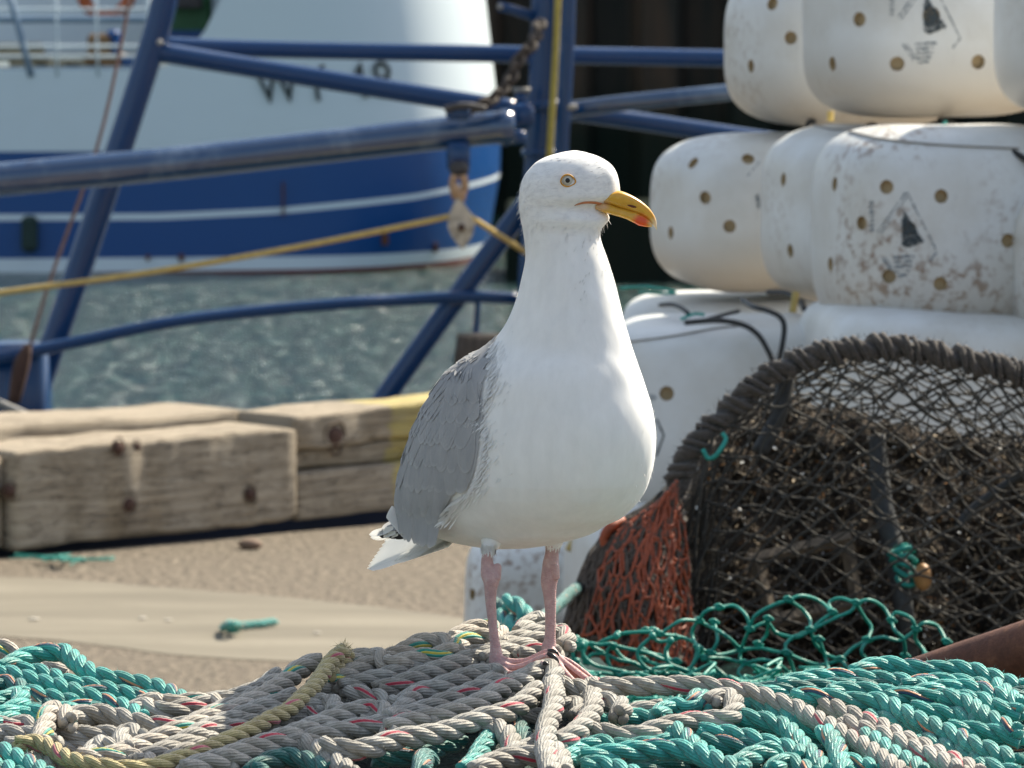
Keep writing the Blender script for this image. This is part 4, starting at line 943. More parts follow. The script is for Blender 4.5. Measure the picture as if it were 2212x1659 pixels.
def timbers():
    global YELLOW
    s0, s1 = SB+.012, s_at(1380); YELLOW = (s_at(860)-s0)/(s1-s0)
    wl = timber_mat('weathered timber'); wy = timber_mat('weathered timber with yellow band', True)
    o = empty('timber_baulk', E((SA+SB)/2, .2, 0), 'weathered timber baulk along the quay edge at left, its right end rounded', 'timber', 'timber baulks edging the quay')
    mb = MB(); sl = lambda s: .0085*(s-SA)
    baulk(mb, SA-3.5, SA+.01, .02, .36, .022, .325, .02, 3, 60, lambda s: -.004, (0, .05), rough=.009)
    baulk(mb, SA+.03, SB, 0., .34, .022, .325, .018, 5, 150, lambda s: .012*(s-SA), (.02, .06), rough=.009)
    mb.build('beam', wl, o)
    mb = MB(); baulk(mb, SA-3.5, s_at(545, .4), .35, .80, .03, .345, .03, 8, 120, lambda s: .012*(s-SA)+.035-.022*max(0, (s-SA)), (0, .3), rough=.011)
    mb.build('rear_beam', wl, o)
    nm = m_simple('notch shadow wood', (.10, .07, .045), .9, .4, 30)
    def recess_bolt(u, v, r, nmq, par, off=0.0):
        s = s_at(u, off); p = E(s, off, 0); z = CAMH-(v+50)/F*p[1]
        mbq = MB(); c = E(s, off, z)
        # splintered rim round the bolt hole
        ring = []
        for k in range(25):
            an = 2*math.pi*k/24; rr_ = r*1.22*(1+.10*math.sin(3*an+u)+.06*math.sin(5*an+v))
            ring.append(c-en*.004+ed*rr_*math.cos(an)+np.array((0, 0, 1))*rr_*1.15*math.sin(an))
        tube(mbq, ring, r*.13, 6, 0, False)
        P = [c+en*.02, c-en*.006, c-en*.012]; tube(mbq, P, [r*1.0, r*1.0, r*.45], 14, 1)
        mbq.build(nmq, [nm, rust], par)
    recess_bolt(255, 968, .022, 'bolt', o, 0.); recess_bolt(293, 965, .015, 'bolt', o, 0.); recess_bolt(276, 1090, .024, 'bolt', o, 0.); recess_bolt(538, 1068, .020, 'bolt', o, 0.); recess_bolt(18, 1060, .02, 'bolt', o, 0.)
    o2 = empty('timber_baulk', E(SB+1, .2, 0), 'split timber baulk with a yellow painted band, running behind the gull', 'timber', 'timber baulks edging the quay')
    mb = MB(); s0, s1 = SB+.012, s_at(1380)
    zs = lambda s: .020*(s-SB)
    baulk(mb, s0, s1, .03, .36, .030, .185, .012, 12, 110, zs, (.02, 0), rough=.006)
    baulk(mb, s0, s1, .075, .36, .188, .255, .02, 14, 110, zs, (.02, 0), rough=.012)
    baulk(mb, s0, s1, .045, .36, .258, .372, .020, 16, 110, zs, (.02, 0), rough=.010)
    mb.build('beam', wy, o2)
    recess_bolt(722, 945, .036, 'bolt', o2, .05)
    # wooden post standing behind the baulk
    mb = MB(); Yp = 17.6; P = []
    pc = W(1040, 735, Yp); rr_ = MT(68, Yp); ring = []
    V = []; nz_ = 12; nr = 20
    for i in range(nz_+1):
        z = pc[2]-.9*(nz_-i)/nz_; k_ = 1.0 if i < nz_-1 else (.97 if i == nz_-1 else .86)
        for j in range(nr):
            an = 2*math.pi*j/nr; sq = 1/max(abs(math.cos(an)), abs(math.sin(an)))**.75
            V.append((pc[0]+rr_*k_*sq*math.cos(an)*.92, Yp+.1+rr_*k_*sq*math.sin(an)*.92, z+(.0 if i < nz_ else .012)))
    V = np.array(V); V[:, :2] += (fbm(V*np.array((1, 1, .2)), 9, 4, 3)*.006)[:, None]
    f = [(i*nr+j, i*nr+(j+1) % nr, (i+1)*nr+(j+1) % nr, (i+1)*nr+j) for i in range(nz_) for j in range(nr)]+[tuple(nz_*nr+j for j in range(nr))]
    mb.add(V, f)
    t = NT('dark post timber'); g = t.noise(9, 7, .7, t.co('Object', (6, 6, .5)))
    pm = t.fin(t.ramp(g, [(.3, (.035, .027, .022)), (.55, (.085, .066, .055)), (.8, (.19, .15, .12))]), .9, t.bump(g, .7, .02))
    tag(mb.build('mooring_post', pm), 'dark square topped wooden post just left of the gull', 'post')
timbers()
# ---------------------------------------------------------------- blue workboat moored at the quay, only gantry pipes and hull side show
def near_boat():
    Y = 18.2
    root = empty('fishing_boat', W(600, 900, Y), 'moored boat with a blue painted pipe gantry rising beyond the timber baulk', 'boat')
    mb = MB(); s0, s1 = -9, 14
    # hull side, gunwale and deck, lying low behind the quay edge
    prof = [(1.15, -1.9), (.98, -.9), (.93, -.30), (.92, -.02), (.98, .04), (1.10, .04), (1.12, -.6), (3.9, -.55), (3.94, -.45), (4.08, -.45), (4.12, -.6), (4.0, -1.9)]
    ss = np.linspace(s0, s1, 30); V = []
    for s in ss:
        e_ = max(0, abs((s-2.5)/11.5)-.7)/.3; k = 1-.5*e_**2
        for o_, z in prof: V.append(E(s, 2.4+(o_-2.4)*k, z))
    n = len(prof); fm = [1, 1, 1, 1, 1, 1, 0, 2, 2, 2, 1]
    f = []; mi = []
    for i in range(len(ss)-1):
        for j in range(n-1):
            f.append((i*n+j, (i+1)*n+j, (i+1)*n+j+1, i*n+j+1)); mi.append(fm[j])
    f += [tuple(range(n))[::-1], tuple((len(ss)-1)*n+j for j in range(n))]; mi += [1, 1]
    deckm = m_simple('grey deck', (.10, .11, .11), .8, .3, 3)
    mb.add(V, f, mi); mb.build('hull', [deckm, m_paint('deep blue hull paint', (.002, .012, .05), .5, .2, (.01, .012, .02), 3), white_paint], root, smooth=False)
    def pipe(nm, pts, r, mat=blue, n=20, par=None, step=.05):
        q = MB(); P = [W(u, v, y) for u, v, y in pts]; ctube(q, P, MT(r, pts[0][2]), step=step, n=n); return q.build(nm, mat, par or root)
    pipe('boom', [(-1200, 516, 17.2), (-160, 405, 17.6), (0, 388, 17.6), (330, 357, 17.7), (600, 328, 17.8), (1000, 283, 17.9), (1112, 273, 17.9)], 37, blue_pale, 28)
    pipe('raking_leg', [(360, -60, 18.3), (340, 60, 18.3), (205, 480, 18.3), (85, 830, 18.3), (40, 960, 18.3)], 29, n=26)
    pipe('leg_stay', [(130, 700, 18.5), (102, 800, 18.5), (75, 960, 18.5)], 15)
    pipe('cross_brace', [(338, 112, 18.3), (600, 155, 18.4), (1000, 220, 18.4), (1120, 238, 18.4)], 22)
    pipe('top_rail', [(345, 98, 18.5), (600, 107, 18.6), (1140, 118, 18.7), (1400, 123, 18.8), (1760, 130, 18.9)], 19)
    pipe('mast', [(1181, -120, 18.4), (1178, 100, 18.4), (1168, 300, 18.4), (1158, 480, 18.4), (1145, 740, 18.4), (1135, 980, 18.4)], 33, n=30)
    pipe('mast_tube', [(1232, -120, 18.3), (1226, 100, 18.3), (1214, 330, 18.3), (1200, 700, 18.3), (1190, 980, 18.3)], 15)
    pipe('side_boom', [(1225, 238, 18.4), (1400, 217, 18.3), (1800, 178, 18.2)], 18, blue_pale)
    pipe('side_brace', [(1225, 240, 18.5), (1400, 265, 18.6), (1800, 325, 18.7)], 20)
    pipe('diagonal_brace', [(1150, 425, 18.5), (1000, 625, 18.5), (838, 850, 18.5), (780, 935, 18.5)], 24)
    pipe('bulwark_rail', [(-1100, 985, 17.6), (-160, 801, 18.0), (0, 772, 18.0), (137, 745, 18.05), (342, 701, 18.1), (513, 677, 18.2), (752, 655, 18.3), (873, 648, 18.4), (1010, 641, 18.45), (1130, 646, 18.5)], 14, n=18)
    pipe('stanchion', [(1034, 645, 18.5), (1028, 720, 18.5), (1015, 960, 18.5)], 7)
    pipe('peg', [(1080, 14, 18.3), (1120, 25, 18.35), (1168, 42, 18.4)], 11)
    q = MB()   # collar, flanges and lugs where the booms meet the mast
    def ring(u, v, y, r, h):
        P = [W(u, v+h, y), W(u, v-h, y)]; tube(q, P, MT(r, y), 24)
    for a_ in ((1172, 228, 18.4, 42, 12), (1166, 330, 18.4, 40, 8)):
        q = MB(); ring(*a_); q.build('collar', blue, root)
    q = MB(); ring(1125, 214, 18.25, 13, 24); q.build('hinge_pin', blue, root)
    q = MB(); ring(1127, 194, 18.25, 19, 5); q.build('pin_head', galv, root)
    for a_, b_, c_ in (((1125, 250, 18.2), (.10, .10, .09), .02), ((1090, 276, 18.0), (.06, .15, .13), .02), ((1112, 296, 18.0), (.08, .12, .05), .01), ((990, 338, 17.85), (.082, .08, .10), .012), ((990, 243, 17.75), (.085, .08, .05), .012)):
        q = MB(); box(q, W(*a_), b_, None, 0, c_); q.build('lug', blue, root)
    q = MB(); box(q, W(992, 365, 17.8), (.07, .08, .06), None, 0, .02); q.build('swivel', drk, root)
    q = MB(); ctube(q, [W(960, 236, 17.7), W(1000, 228, 17.7), W(1050, 236, 17.7)], .012, step=.01); q.build('shackle', drk, root)
    for u, v, y in ((345, 92, 18.2), (1080, 14, 18.25), (1240, 231, 18.2), (1232, 232, 18.2)):
        q = MB(); sphere(q, W(u, v, y), .012, 12, 8); q.build('shackle_pin', galv, root)
    # base of the leg
    q = MB(); box(q, W(40, 890, 18.2), (.22, .3, .5), None, 0, .03); q.build('leg_foot', blue, root)
near_boat()
def rigging():
    # hanging block
    Y = 17.75
    root = empty('pulley_block', W(993, 380, Y), 'worn diamond shaped pulley block hanging under the blue boom', 'pulley')
    sh = [(990, 425), (1003, 442), (1017, 462), (1026, 486), (1022, 505), (1010, 525), (1000, 538), (990, 528), (975, 508), (967, 488), (970, 464), (980, 440)]
    cheek = m_simple('chipped cream cheek plate', (.42, .37, .31), .7, .5, 40, .4, .003)
    for d in (-.045, .025):
        q = MB(); poly_prism(q, [W(u, v, Y)+np.array((0, d, 0)) for u, v in sh], (0, .018, 0)); q.build('cheek', cheek, root, smooth=False)
    q = MB(); c = W(997, 490, Y); tube(q, [c+np.array((0, -.026, 0)), c+np.array((0, .024, 0))], .036, 24); q.build('sheave', drk, root)
    q = MB(); tube(q, [c+np.array((0, -.06, 0)), c+np.array((0, .055, 0))], .013, 12); q.build('pin', rust, root)
    q = MB(); ctube(q, [W(982, 378, Y), W(978, 400, Y), W(986, 430, Y)], .014, step=.01); ctube(q, [W(1000, 378, Y), W(1004, 402, Y), W(994, 432, Y)], .014, step=.01); ctube(q, [W(979, 400, Y-.02), W(990, 415, Y-.03), W(998, 432, Y-.02)], .016, step=.01)
    q.build('strop', m_simple('tan strop', (.42, .26, .15), .8, .3, 60), root)
    yr = m_simple('yellow line', (.50, .36, .12), .7, .25, 60)
    q = MB(); ctube(q, [W(-1200, 845, 17.0), W(-200, 668, 17.4), W(0, 633, 17.45), (W(330, 587, 17.5)), W(650, 532, 17.6), W(964, 469, 17.73), W(985, 462, 17.75), W(1010, 466, 17.75), W(1040, 484, 17.9), W(1140, 548, 18.3), W(1200, 590, 18.6)], MT(6.5, 17.6), step=.04, n=12)
    tag(q.build('hauling_line', yr), 'yellow line led through the hanging pulley block', 'rope')
    yo = m_simple('olive yellow line', (.36, .29, .06), .7, .25, 60)
    q = MB(); ctube(q, [W(1209, -120, 18.1), W(1205, 0, 18.1), W(1197, 170, 18.1), W(1187, 330, 18.1), W(1180, 520, 18.15), W(1172, 800, 18.2)], MT(7.5, 18.1), step=.05, n=12)
    tag(q.build('halyard', yo), 'olive yellow line running straight down the blue mast', 'rope')
    # chain
    pts = catmull([W(1165, 55, 18.1), W(1150, 95, 18.0), W(1120, 130, 17.95), W(1100, 175, 17.9), W(1075, 205, 17.85), W(1045, 225, 17.8), W(1010, 238, 17.75)], .034)
    T, N, B = frames(pts); cm = m_simple('rusty chain', (.055, .042, .034), .8, .4, 50)
    root = empty('chain', pts[0], 'rusty chain slung from the mast down to the blue boom', 'chain')
    for i in range(len(pts)):
        q = MB(); A_ = N[i] if i % 2 else B[i]; P = [pts[i]+T[i]*.029*math.cos(a)+A_*.019*math.sin(a) for a in np.linspace(0, 2*math.pi, 17)]
        tube(q, P, .0095, 8, closed_ends=False); q.build('chain_link', cm, root)
    # slack stay at far left, with a rust streaked turnbuckle
    root = empty('wire_stay', W(60, 760, 17.9), 'thin brown wire stay running beside the raking blue leg', 'stay')
    q = MB(); ctube(q, [W(286, -60, 17.9), W(280, 0, 17.9), W(215, 300, 17.9), W(110, 600, 17.9), W(62, 760, 17.9)], MT(4, 17.9), step=.1); q.build('wire', m_simple('brown wire', (.22, .13, .11), .7, .3, 60), root)
    q = MB(); ctube(q, [W(62, 745, 17.9), W(46, 790, 17.9), W(30, 870, 17.9)], [.013, .030, .022], step=.03); q.build('turnbuckle', rust, root)
    q = MB(); ctube(q, [W(-120, 820, 17.2), W(0, 872, 17.2), W(60, 898, 17.2), W(120, 925, 17.2)], MT(9, 17.2), step=.05)
    tag(q.build('mooring_rope', galv), 'grey mooring rope crossing the far left end of the baulk', 'rope')
rigging()
# ---------------------------------------------------------------- far trawler
def far_boat():
    Y0 = 50.0
    root = empty('trawler', W(500, 590, Y0), 'large trawler with white whaleback bow and blue hull across the harbour', 'boat')
    lines = {  # picture height of each sheer line at left .. stem
        'top': ([-900, 400, 470, 1046], [-20, -20, -95, -95]),
        'wb': ([-900, 330, 650, 1080], [330, 327, 320, 312]), 'l0': ([-900, 0, 350, 600, 900, 1080], [466, 463, 461, 449, 424, 397]),
        'l1': ([-900, 0, 350, 600, 900, 1080], [479, 477, 475, 462, 436, 409]), 'b0': ([-900, 0, 1046], [556, 559, 551]), 'b1': ([-900, 0, 1035], [592, 590, 577]), 'r1': ([-900, 1035], [604, 598]), 'k': ([-900, 1030], [760, 760])}
    def stem(v): return float(np.interp(v, [-95, 0, 200, 312, 400, 551, 600, 760], [1030, 1045, 1068, 1080, 1078, 1052, 1036, 1000]))
    def P(s, v):
        """s 0..1 from far left to the stem"""
        us = stem(v); x0 = -2400; sh = .62
        if s < sh: u = x0+(560-x0)*s/sh; return W(u, v, Y0)
        t_ = (s-sh)/(1-sh); a = t_*math.pi/2; p0 = W(560, v, Y0); p1 = W(us, v, Y0)
        return np.array((p0[0]+(p1[0]-p0[0])*math.sin(a)**.92, Y0+3.1*(1-math.cos(a))**1.15, p0[2]))
    ns = 90; S_ = np.linspace(0, 1, ns)
    def side(names, mats_idx, mb, top_v=None):
        keys = names
        V = []; f = []; mi = []; nk = 0
        rows = []
        for a, b, m_, sub in mats_idx:
            for q in range(sub): rows.append((a, b, q/sub, m_))
        rows.append((mats_idx[-1][1], mats_idx[-1][1], 0, None)); n = len(rows)
        for s in S_:
            u = (-2400+2960*s/.62) if s < .62 else 560+(stem(300)-560)*math.sin((s-.62)/.38*math.pi/2)**.92
            for a, b, q, m_ in rows:
                va = np.interp(u, *lines[a]); vb = np.interp(u, *lines[b]); V.append(P(s, va+(vb-va)*q))
        for i in range(ns-1):
            for j in range(n-1): f.append((i*n+j, i*n+j+1, (i+1)*n+j+1, (i+1)*n+j)); mi.append(rows[j][3])
        # mirrored other side
        V = np.array(V); c = Y0+3.1; V2 = V.copy(); V2[:, 1] = 2*c-V[:, 1]
        mb.add(V, f, mi); mb.add(V2, [x[::-1] for x in f], mi)
    mb = MB(); side(None, [('wb', 'l0', 1, 3), ('l0', 'l1', 0, 1), ('l1', 'b0', 1, 3), ('b0', 'b1', 0, 1), ('b1', 'r1', 2, 1), ('r1', 'k', 2, 2)], mb)
    mb.build('hull', [white_paint, navy, redp], root)
    # white upper works: low bulwark aft, raised whaleback forward
    mb = MB(); lines['bul'] = ([-900, 372, 373, 430, 478, 520, 1080], [146, 150, 150, 90, 0, -95, -95])
    side(None, [('bul', 'wb', 0, 8)], mb)
    # whaleback roof
    mb.build('whaleback', [white_paint], root)
    q = MB(); V = []; 
    for s in np.linspace(.60, 1, 30): p = P(s, -95); V += [p, np.array((p[0], 2*(Y0+3.1)-p[1], p[2]+.0))]
    f = [(2*i, 2*i+1, 2*i+3, 2*i+2) for i in range(29)]; q.add(V, f); q.build('foredeck', white_paint, root)
    q = MB(); V = []
    for s in np.linspace(0, .60, 20): p = P(s, 165); V += [p, np.array((p[0], 2*(Y0+3.1)-p[1], p[2]))]
    q.add(V, [(2*i, 2*i+1, 2*i+3, 2*i+2) for i in range(19)]); q.build('deck', m_simple('trawler deck', (.09, .09, .07), .8, .3, 2), root)
    # letters
    cu = bpy.data.curves.new('reg', 'FONT'); cu.body = 'WY 48'; cu.size = .50; cu.extrude = .004; cu.space_character = 1.18; cu.shear = -.22
    to = bpy.data.objects.new('reg', cu); COL.objects.link(to); dg = bpy.context.evaluated_depsgraph_get(); me = bpy.data.meshes.new_from_object(to.evaluated_get(dg))
    bpy.data.objects.remove(to); vs = np.array([v.co[:] for v in me.vertices]); fs = [tuple(p.vertices) for p in me.polygons]
    x0, x1 = vs[:, 0].min(), vs[:, 0].max(); y0, y1 = vs[:, 1].min(), vs[:, 1].max()
    uL, uR = 545, 850
    V = []
    for x, y, z in vs:
        u = uL+(uR-uL)*(x-x0)/(x1-x0); v = 226-(226-146)*(y-y0)/(y1-y0)-.05*(u-545)
        a = math.asin(max(0, min(1, (u-560)/(stem(200)-560)))**(1/.92)) if u > 560 else 0; yy = Y0+3.1*(1-math.cos(a))**1.15
        p = W(u, v, Y0); V.append((p[0], yy-.03-z, p[2]))
    V = np.array(V); par_ = list(range(len(V)))
    def fd(i):
        while par_[i] != i: i = par_[i]
        return i
    for fc in fs:
        for a_ in fc[1:]: par_[fd(a_)] = fd(fc[0])
    lm = m_simple('black lettering', (.02, .03, .03), .6)
    for rt_ in sorted(set(fd(fc[0]) for fc in fs), key=lambda r: V[r][0]):
        ff = [fc for fc in fs if fd(fc[0]) == rt_]; ids = sorted(set(x for fc in ff for x in fc)); mp_ = {x: i for i, x in enumerate(ids)}
        q = MB(); q.add(V[ids], [tuple(mp_[x] for x in fc) for fc in ff]); q.build('registration_letter', lm, root, smooth=False)
    # deckhouse behind the rails
    q = MB(); box(q, W(150, -150, 53.2)-np.array((4.45, 0, -.4)), (14, .3, 3.4), None, 0, .02); q.build('deckhouse', white_paint, root, smooth=False)
    q = MB(); box(q, W(405, 30, 52.6), (.50, .3, .55), None, 0, .03); box(q, W(405, 74, 52.5), (.5, .3, .08), None, 1, .01); box(q, W(400, 5, 52.3), (.35, .2, .12), None, 2, .01)
    q.build('deck_locker', [m_simple('green locker', (.03, .14, .05), .5), navy, drk], root, smooth=False)
    rl = m_paint('rail paint', (.20, .29, .40), .4, .2)
    for v, r, mt in ((42, 8, rl), (148, 3.5, rl), (100, 3.5, white_paint), (122, 3.5, white_paint), (20, 3, white_paint)):
        q = MB(); ctube(q, [W(-2300, v, Y0+.1), W(100, v, Y0+.1), W(372, v-2, Y0+.1)], MT(r, Y0), step=.4); q.build('rail', mt, root)
    for u0, u1, r in ((12, 68, 7), (205, 212, 3), (320, 318, 4), (-90, -70, 5), (-200, -190, 4), (120, 124, 3)):
        q = MB(); ctube(q, [W(u0, -40, Y0), W((u0+u1)/2, 60, Y0), W(u1, 165, Y0)], MT(r, Y0), step=.3); q.build('stanchion', rl if u0 == 12 else white_paint, root)
    brn = m_simple('brown crate plastic', (.20, .12, .06), .7, .3, 9); kh = m_simple('khaki gear', (.22, .20, .14), .8, .3, 9)
    for u, v, w_, h_, mt, nm in ((222, 98, .28, .24, brn, 'crate'), (246, 92, .12, .26, navy, 'drum'), (66, 138, .40, .14, kh, 'gear'), (130, 140, .5, .10, kh, 'gear'), (186, 142, .45, .11, kh, 'gear'), (228, 132, .42, .16, brn, 'crate'), (288, 134, .3, .12, navy, 'drum'), (40, 112, .5, .18, kh, 'gear'), (230, -2, .6, .20, m_simple('orange buoy', (.45, .10, .02), .5), 'lifebuoy')):
        q = MB()
        if nm == 'lifebuoy': tube(q, [W(u, v-14, 52)+np.array((.24*math.cos(a), 0, .24*math.sin(a))) for a in np.linspace(0, 2*math.pi, 25)], .07, 10, closed_ends=False)
        else: box(q, W(u, v, 50.8), (w_, .35, h_), None, 0, .03)
        q.build(nm, mt, root, smooth=nm == 'lifebuoy')
    # rubbing fender and rust weeps
    q = MB(); box(q, W(64, 505, 49.93), (.16, .12, .36), None, 0, .04); q.build('fender', m_simple('dark green fender', (.015, .04, .035), .7), root, smooth=False)
    sm_ = m_simple('rust weep', (.13, .05, .03), .9)
    for u, v, w_, h_ in ((612, 430, .02, .35), (830, 520, .07, .12), (938, 545, .05, .10), (392, 556, .05, .08), (320, 556, .04, .06)): 
        p = W(u, v, 1); p = W(u, v, Y0); a = math.asin(max(0, min(1, (u-560)/(stem(v)-560)))**(1/.92)) if u > 560 else 0; p[1] = Y0+3.1*(1-math.cos(a))**1.15-.03
        q = MB(); box(q, p, (w_, .03, h_), None, 0, .008); q.build('scupper', sm_, root, smooth=False)
far_boat()
# ---------------------------------------------------------------- white plastic pots
def pot_mat(name, seed, stain):
    t = NT(name); co = t.n('ShaderNodeMapping', {'Vector': t.n('ShaderNodeTexCoord').outputs['Object'], 'Location': (seed*3.1, seed*1.7, seed*2.3)}).outputs[0]
    a = t.noise(3.0, 3, .5, co); b = t.noise(46, 5, .72, co); c = t.noise(7, 5, .6, co)
    col = t.mix(t.ramp(c, [(.35, 0.), (.75, 1.)]), (.74, .76, .76), (.60, .59, .55))
    k = t.math('MULTIPLY', t.ramp(a, [(.60-.12*stain, 0.), (.68-.10*stain, 1.)]), t.ramp(b, [(.50, 0.), (.60, 1.)]))
    col = t.mix(t.math('MULTIPLY', k, stain), col, (.30, .225, .18))
    sc = t.noise(60, 4, .7, t.n('ShaderNodeMapping', {'Vector': co, 'Scale': (2.2, 2.2, .25)}).outputs[0])
    col = t.mix(t.math('MULTIPLY', t.ramp(sc, [(.62, 0.), (.70, 1.)]), .35*stain), col, (.30, .29, .29))
    # tan mixed in towards the bottom, its edge broken by noise
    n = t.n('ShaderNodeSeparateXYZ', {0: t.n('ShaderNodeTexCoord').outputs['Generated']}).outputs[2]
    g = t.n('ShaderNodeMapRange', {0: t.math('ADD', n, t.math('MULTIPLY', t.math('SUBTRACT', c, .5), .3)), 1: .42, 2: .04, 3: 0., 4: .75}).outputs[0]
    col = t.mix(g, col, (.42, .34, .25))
    return t.fin(col, .42, t.bump(t.math('ADD', b, t.math('MULTIPLY', c, 2.0)), .12, .004), Subsurface_Weight=.15, Subsurface_Radius=(.02, .02, .02), Subsurface_Scale=1., Specular_IOR_Level=.35)
holem = m_simple('tan glow pot inside', (.44, .34, .20), .7, .2, 20, Subsurface_Weight=.0)  # tan stands for grime and sunlight glowing through the plastic
decal_dark = NT('worn black print'); _n = decal_dark.noise(130, 5, .75); _m = decal_dark.n('ShaderNodeMixShader', {0: decal_dark.ramp(_n, [(.36, 0.), (.50, 1.)])})
_tr = decal_dark.n('ShaderNodeBsdfTransparent'); decal_dark.t.links.new(_tr.outputs[0], _m.inputs[1]); decal_dark.set(decal_dark.b.inputs['Base Color'], (.035, .05, .06)); decal_dark.b.inputs['Roughness'].default_value = .6
decal_dark.t.links.new(decal_dark.b.outputs[0], _m.inputs[2]); decal_dark.t.links.new(_m.outputs[0], decal_dark.out.inputs[0]); decal_dark = decal_dark.mat
decal_thin = NT('faded print'); _n = decal_thin.noise(120, 5, .8); _m = decal_thin.n('ShaderNodeMixShader', {0: decal_thin.ramp(_n, [(.42, 0.), (.55, .9)])})
_tr = decal_thin.n('ShaderNodeBsdfTransparent'); decal_thin.t.links.new(_tr.outputs[0], _m.inputs[1]); decal_thin.set(decal_thin.b.inputs['Base Color'], (.16, .20, .24))
decal_thin.t.links.new(decal_thin.b.outputs[0], _m.inputs[2]); decal_thin.t.links.new(_m.outputs[0], decal_thin.out.inputs[0]); decal_thin = decal_thin.mat
class Pot:
    def __init__(s, u, v, Y, w, d, h, yaw, label, seed, stain, n=4.2, nz=4.6, holes=(), hr=14, roll=0, group='white plastic pots stacked on the quay'):
        s.c = W(u, v, Y); s.d = np.array((w, d, h))/2; s.R = rz(yaw)@np.array(((math.cos(roll), 0, math.sin(roll)), (0, 1, 0), (-math.sin(roll), 0, math.cos(roll)))); s.n, s.nz = n, nz
        s.root = empty('shellfish_pot', s.c-np.array((0, 0, h/2)), label, 'pot', group)
        mb = MB(); nu, nv = 96, 60; V = []
        def sp(x, p): return math.copysign(abs(x)**p, x)
        for i in range(nv+1):
            ph = -math.pi/2+math.pi*i/nv; cp, sp_ = math.cos(ph), math.sin(ph)
            for j in range(nu):
                th = 2*math.pi*j/nu
                V.append((s.d[0]*sp(cp, 2/nz)*sp(math.cos(th), 2/n), s.d[1]*sp(cp, 2/nz)*sp(math.sin(th), 2/n), s.d[2]*sp(sp_, 2/nz)))
        V = np.array(V)
        # moulded seam line and slight sag
        V += (fbm(V, 2.2, seed, 2)[:, None]*.004)*np.array((1, 1, 1))
        V = V@s.R.T+s.c
        f = [(i*nu+j, i*nu+(j+1) % nu, (i+1)*nu+(j+1) % nu, (i+1)*nu+j) for i in range(nv) for j in range(nu)]
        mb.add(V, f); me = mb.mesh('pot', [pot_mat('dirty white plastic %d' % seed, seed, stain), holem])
        import bmesh
        bm = bmesh.new(); bm.from_mesh(me); bmesh.ops.remove_doubles(bm, verts=bm.verts, dist=1e-5); bm.normal_update(); bm.to_mesh(me); bm.free()
        bm = bmesh.new(); bm.from_mesh(me); s.bvh = BVHTree.FromBMesh(bm); bm.free()
        tmp = bpy.data.objects.new('tmp', me); COL.objects.link(tmp)
        cb = MB()
        for hh in holes:
            uh, vh = hh[0], hh[1]; r = hh[2] if len(hh) > 2 else hr
            p, nn = s.hit(uh, vh)
            if p is None: continue
            Rm = MT(r, p[1]); k = 20; ax = -nn
            t_ = np.cross(ax, (0, 0, 1.)); t_ /= np.linalg.norm(t_); b_ = np.cross(ax, t_)
            tube(cb, [p-ax*.03, p+ax*.006, p+ax*.0065, p+ax*.014], [Rm, Rm, Rm, Rm], k)
        if cb.v:
            cm = cb.mesh('cut', [holem, holem]); cm.polygons.foreach_set('material_index', [1]*len(cm.polygons)) if len(cm.materials) > 1 else None
            ct = bpy.data.objects.new('cut', cm); COL.objects.link(ct)
            md = tmp.modifiers.new('b', 'BOOLEAN'); md.operation = 'DIFFERENCE'; md.object = ct; md.solver = 'EXACT'; md.material_mode = 'INDEX'
            dg = bpy.context.evaluated_depsgraph_get(); m2 = bpy.data.meshes.new_from_object(tmp.evaluated_get(dg)); bpy.data.objects.remove(ct)
            while len(m2.materials) < 2: m2.materials.append(holem)
        else: m2 = me.copy()
        bpy.data.objects.remove(tmp)
        # interior faces of the holes are flat shaded and tan; outer skin is smooth
        m2.polygons.foreach_set('use_smooth', [True]*len(m2.polygons)); m2.name = 'pot_shell'
        try: m2.set_sharp_from_angle(angle=math.radians(40))
        except Exception: pass
        s.shell = link('shell', m2, s.root)
    def hit(s, u, v):
        o = Vector((0, 0, CAMH)); d = Vector(W(u, v, 1.0))-o; d.normalize()
        p, n, i, dd = s.bvh.ray_cast(o, d)
        if p is None: return None, None
        n = np.array(n); 
        if np.dot(n, np.array(d)) > 0: n = -n
        return np.array(p), n
    def surf_line(s, mb, pts, r, m=0, off=.0, n=8, step=.006, dense=6):
        """tube lying on the pot surface along picture points"""
        P = []
        Q = catmull([np.array((a, b, 0.)) for a, b in pts], 6)
        for u, v, _ in Q:
            p, nn = s.hit(u, v)
            if p is not None: P.append(p+nn*(r+off))
        if len(P) > 2: ctube(mb, P[::max(1, len(P)//60)], r, step=step, n=n, m=m)
    def decal(s, mb, poly, m=0, off=.0012, cell=5):
        """thin printed patch wrapped on the surface, polygon in picture units"""
        P = np.array(poly, float); x0, y0 = P.min(0); x1, y1 = P.max(0); nx, ny = int((x1-x0)/cell)+2, int((y1-y0)/cell)+2
        def inside(x, y):
            c = False; j = len(P)-1
            for i in range(len(P)):
                if (P[i][1] > y) != (P[j][1] > y) and x < (P[j][0]-P[i][0])*(y-P[i][1])/(P[j][1]-P[i][1])+P[i][0]: c = not c
                j = i
            return c
        V = []; idx = {}; f = []
        def vert(i, j):
            if (i, j) in idx: return idx[(i, j)]
            p, nn = s.hit(x0+i*cell, y0+j*cell)
            if p is None: return None
            idx[(i, j)] = len(V); V.append(p+nn*off); return idx[(i, j)]
        for i in range(nx):
            for j in range(ny):
                if inside(x0+(i+.5)*cell, y0+(j+.5)*cell):
                    q = [vert(i, j), vert(i+1, j), vert(i+1, j+1), vert(i, j+1)]
                    if None not in q: f.append(q)
        if f: mb.add(V, f, m)
def stroke(a, b, w):
    a, b = np.array(a, float), np.array(b, float); d = b-a; d /= np.linalg.norm(d); n = np.array((-d[1], d[0]))*w/2
    return [a+n, b+n, b-n, a-n]
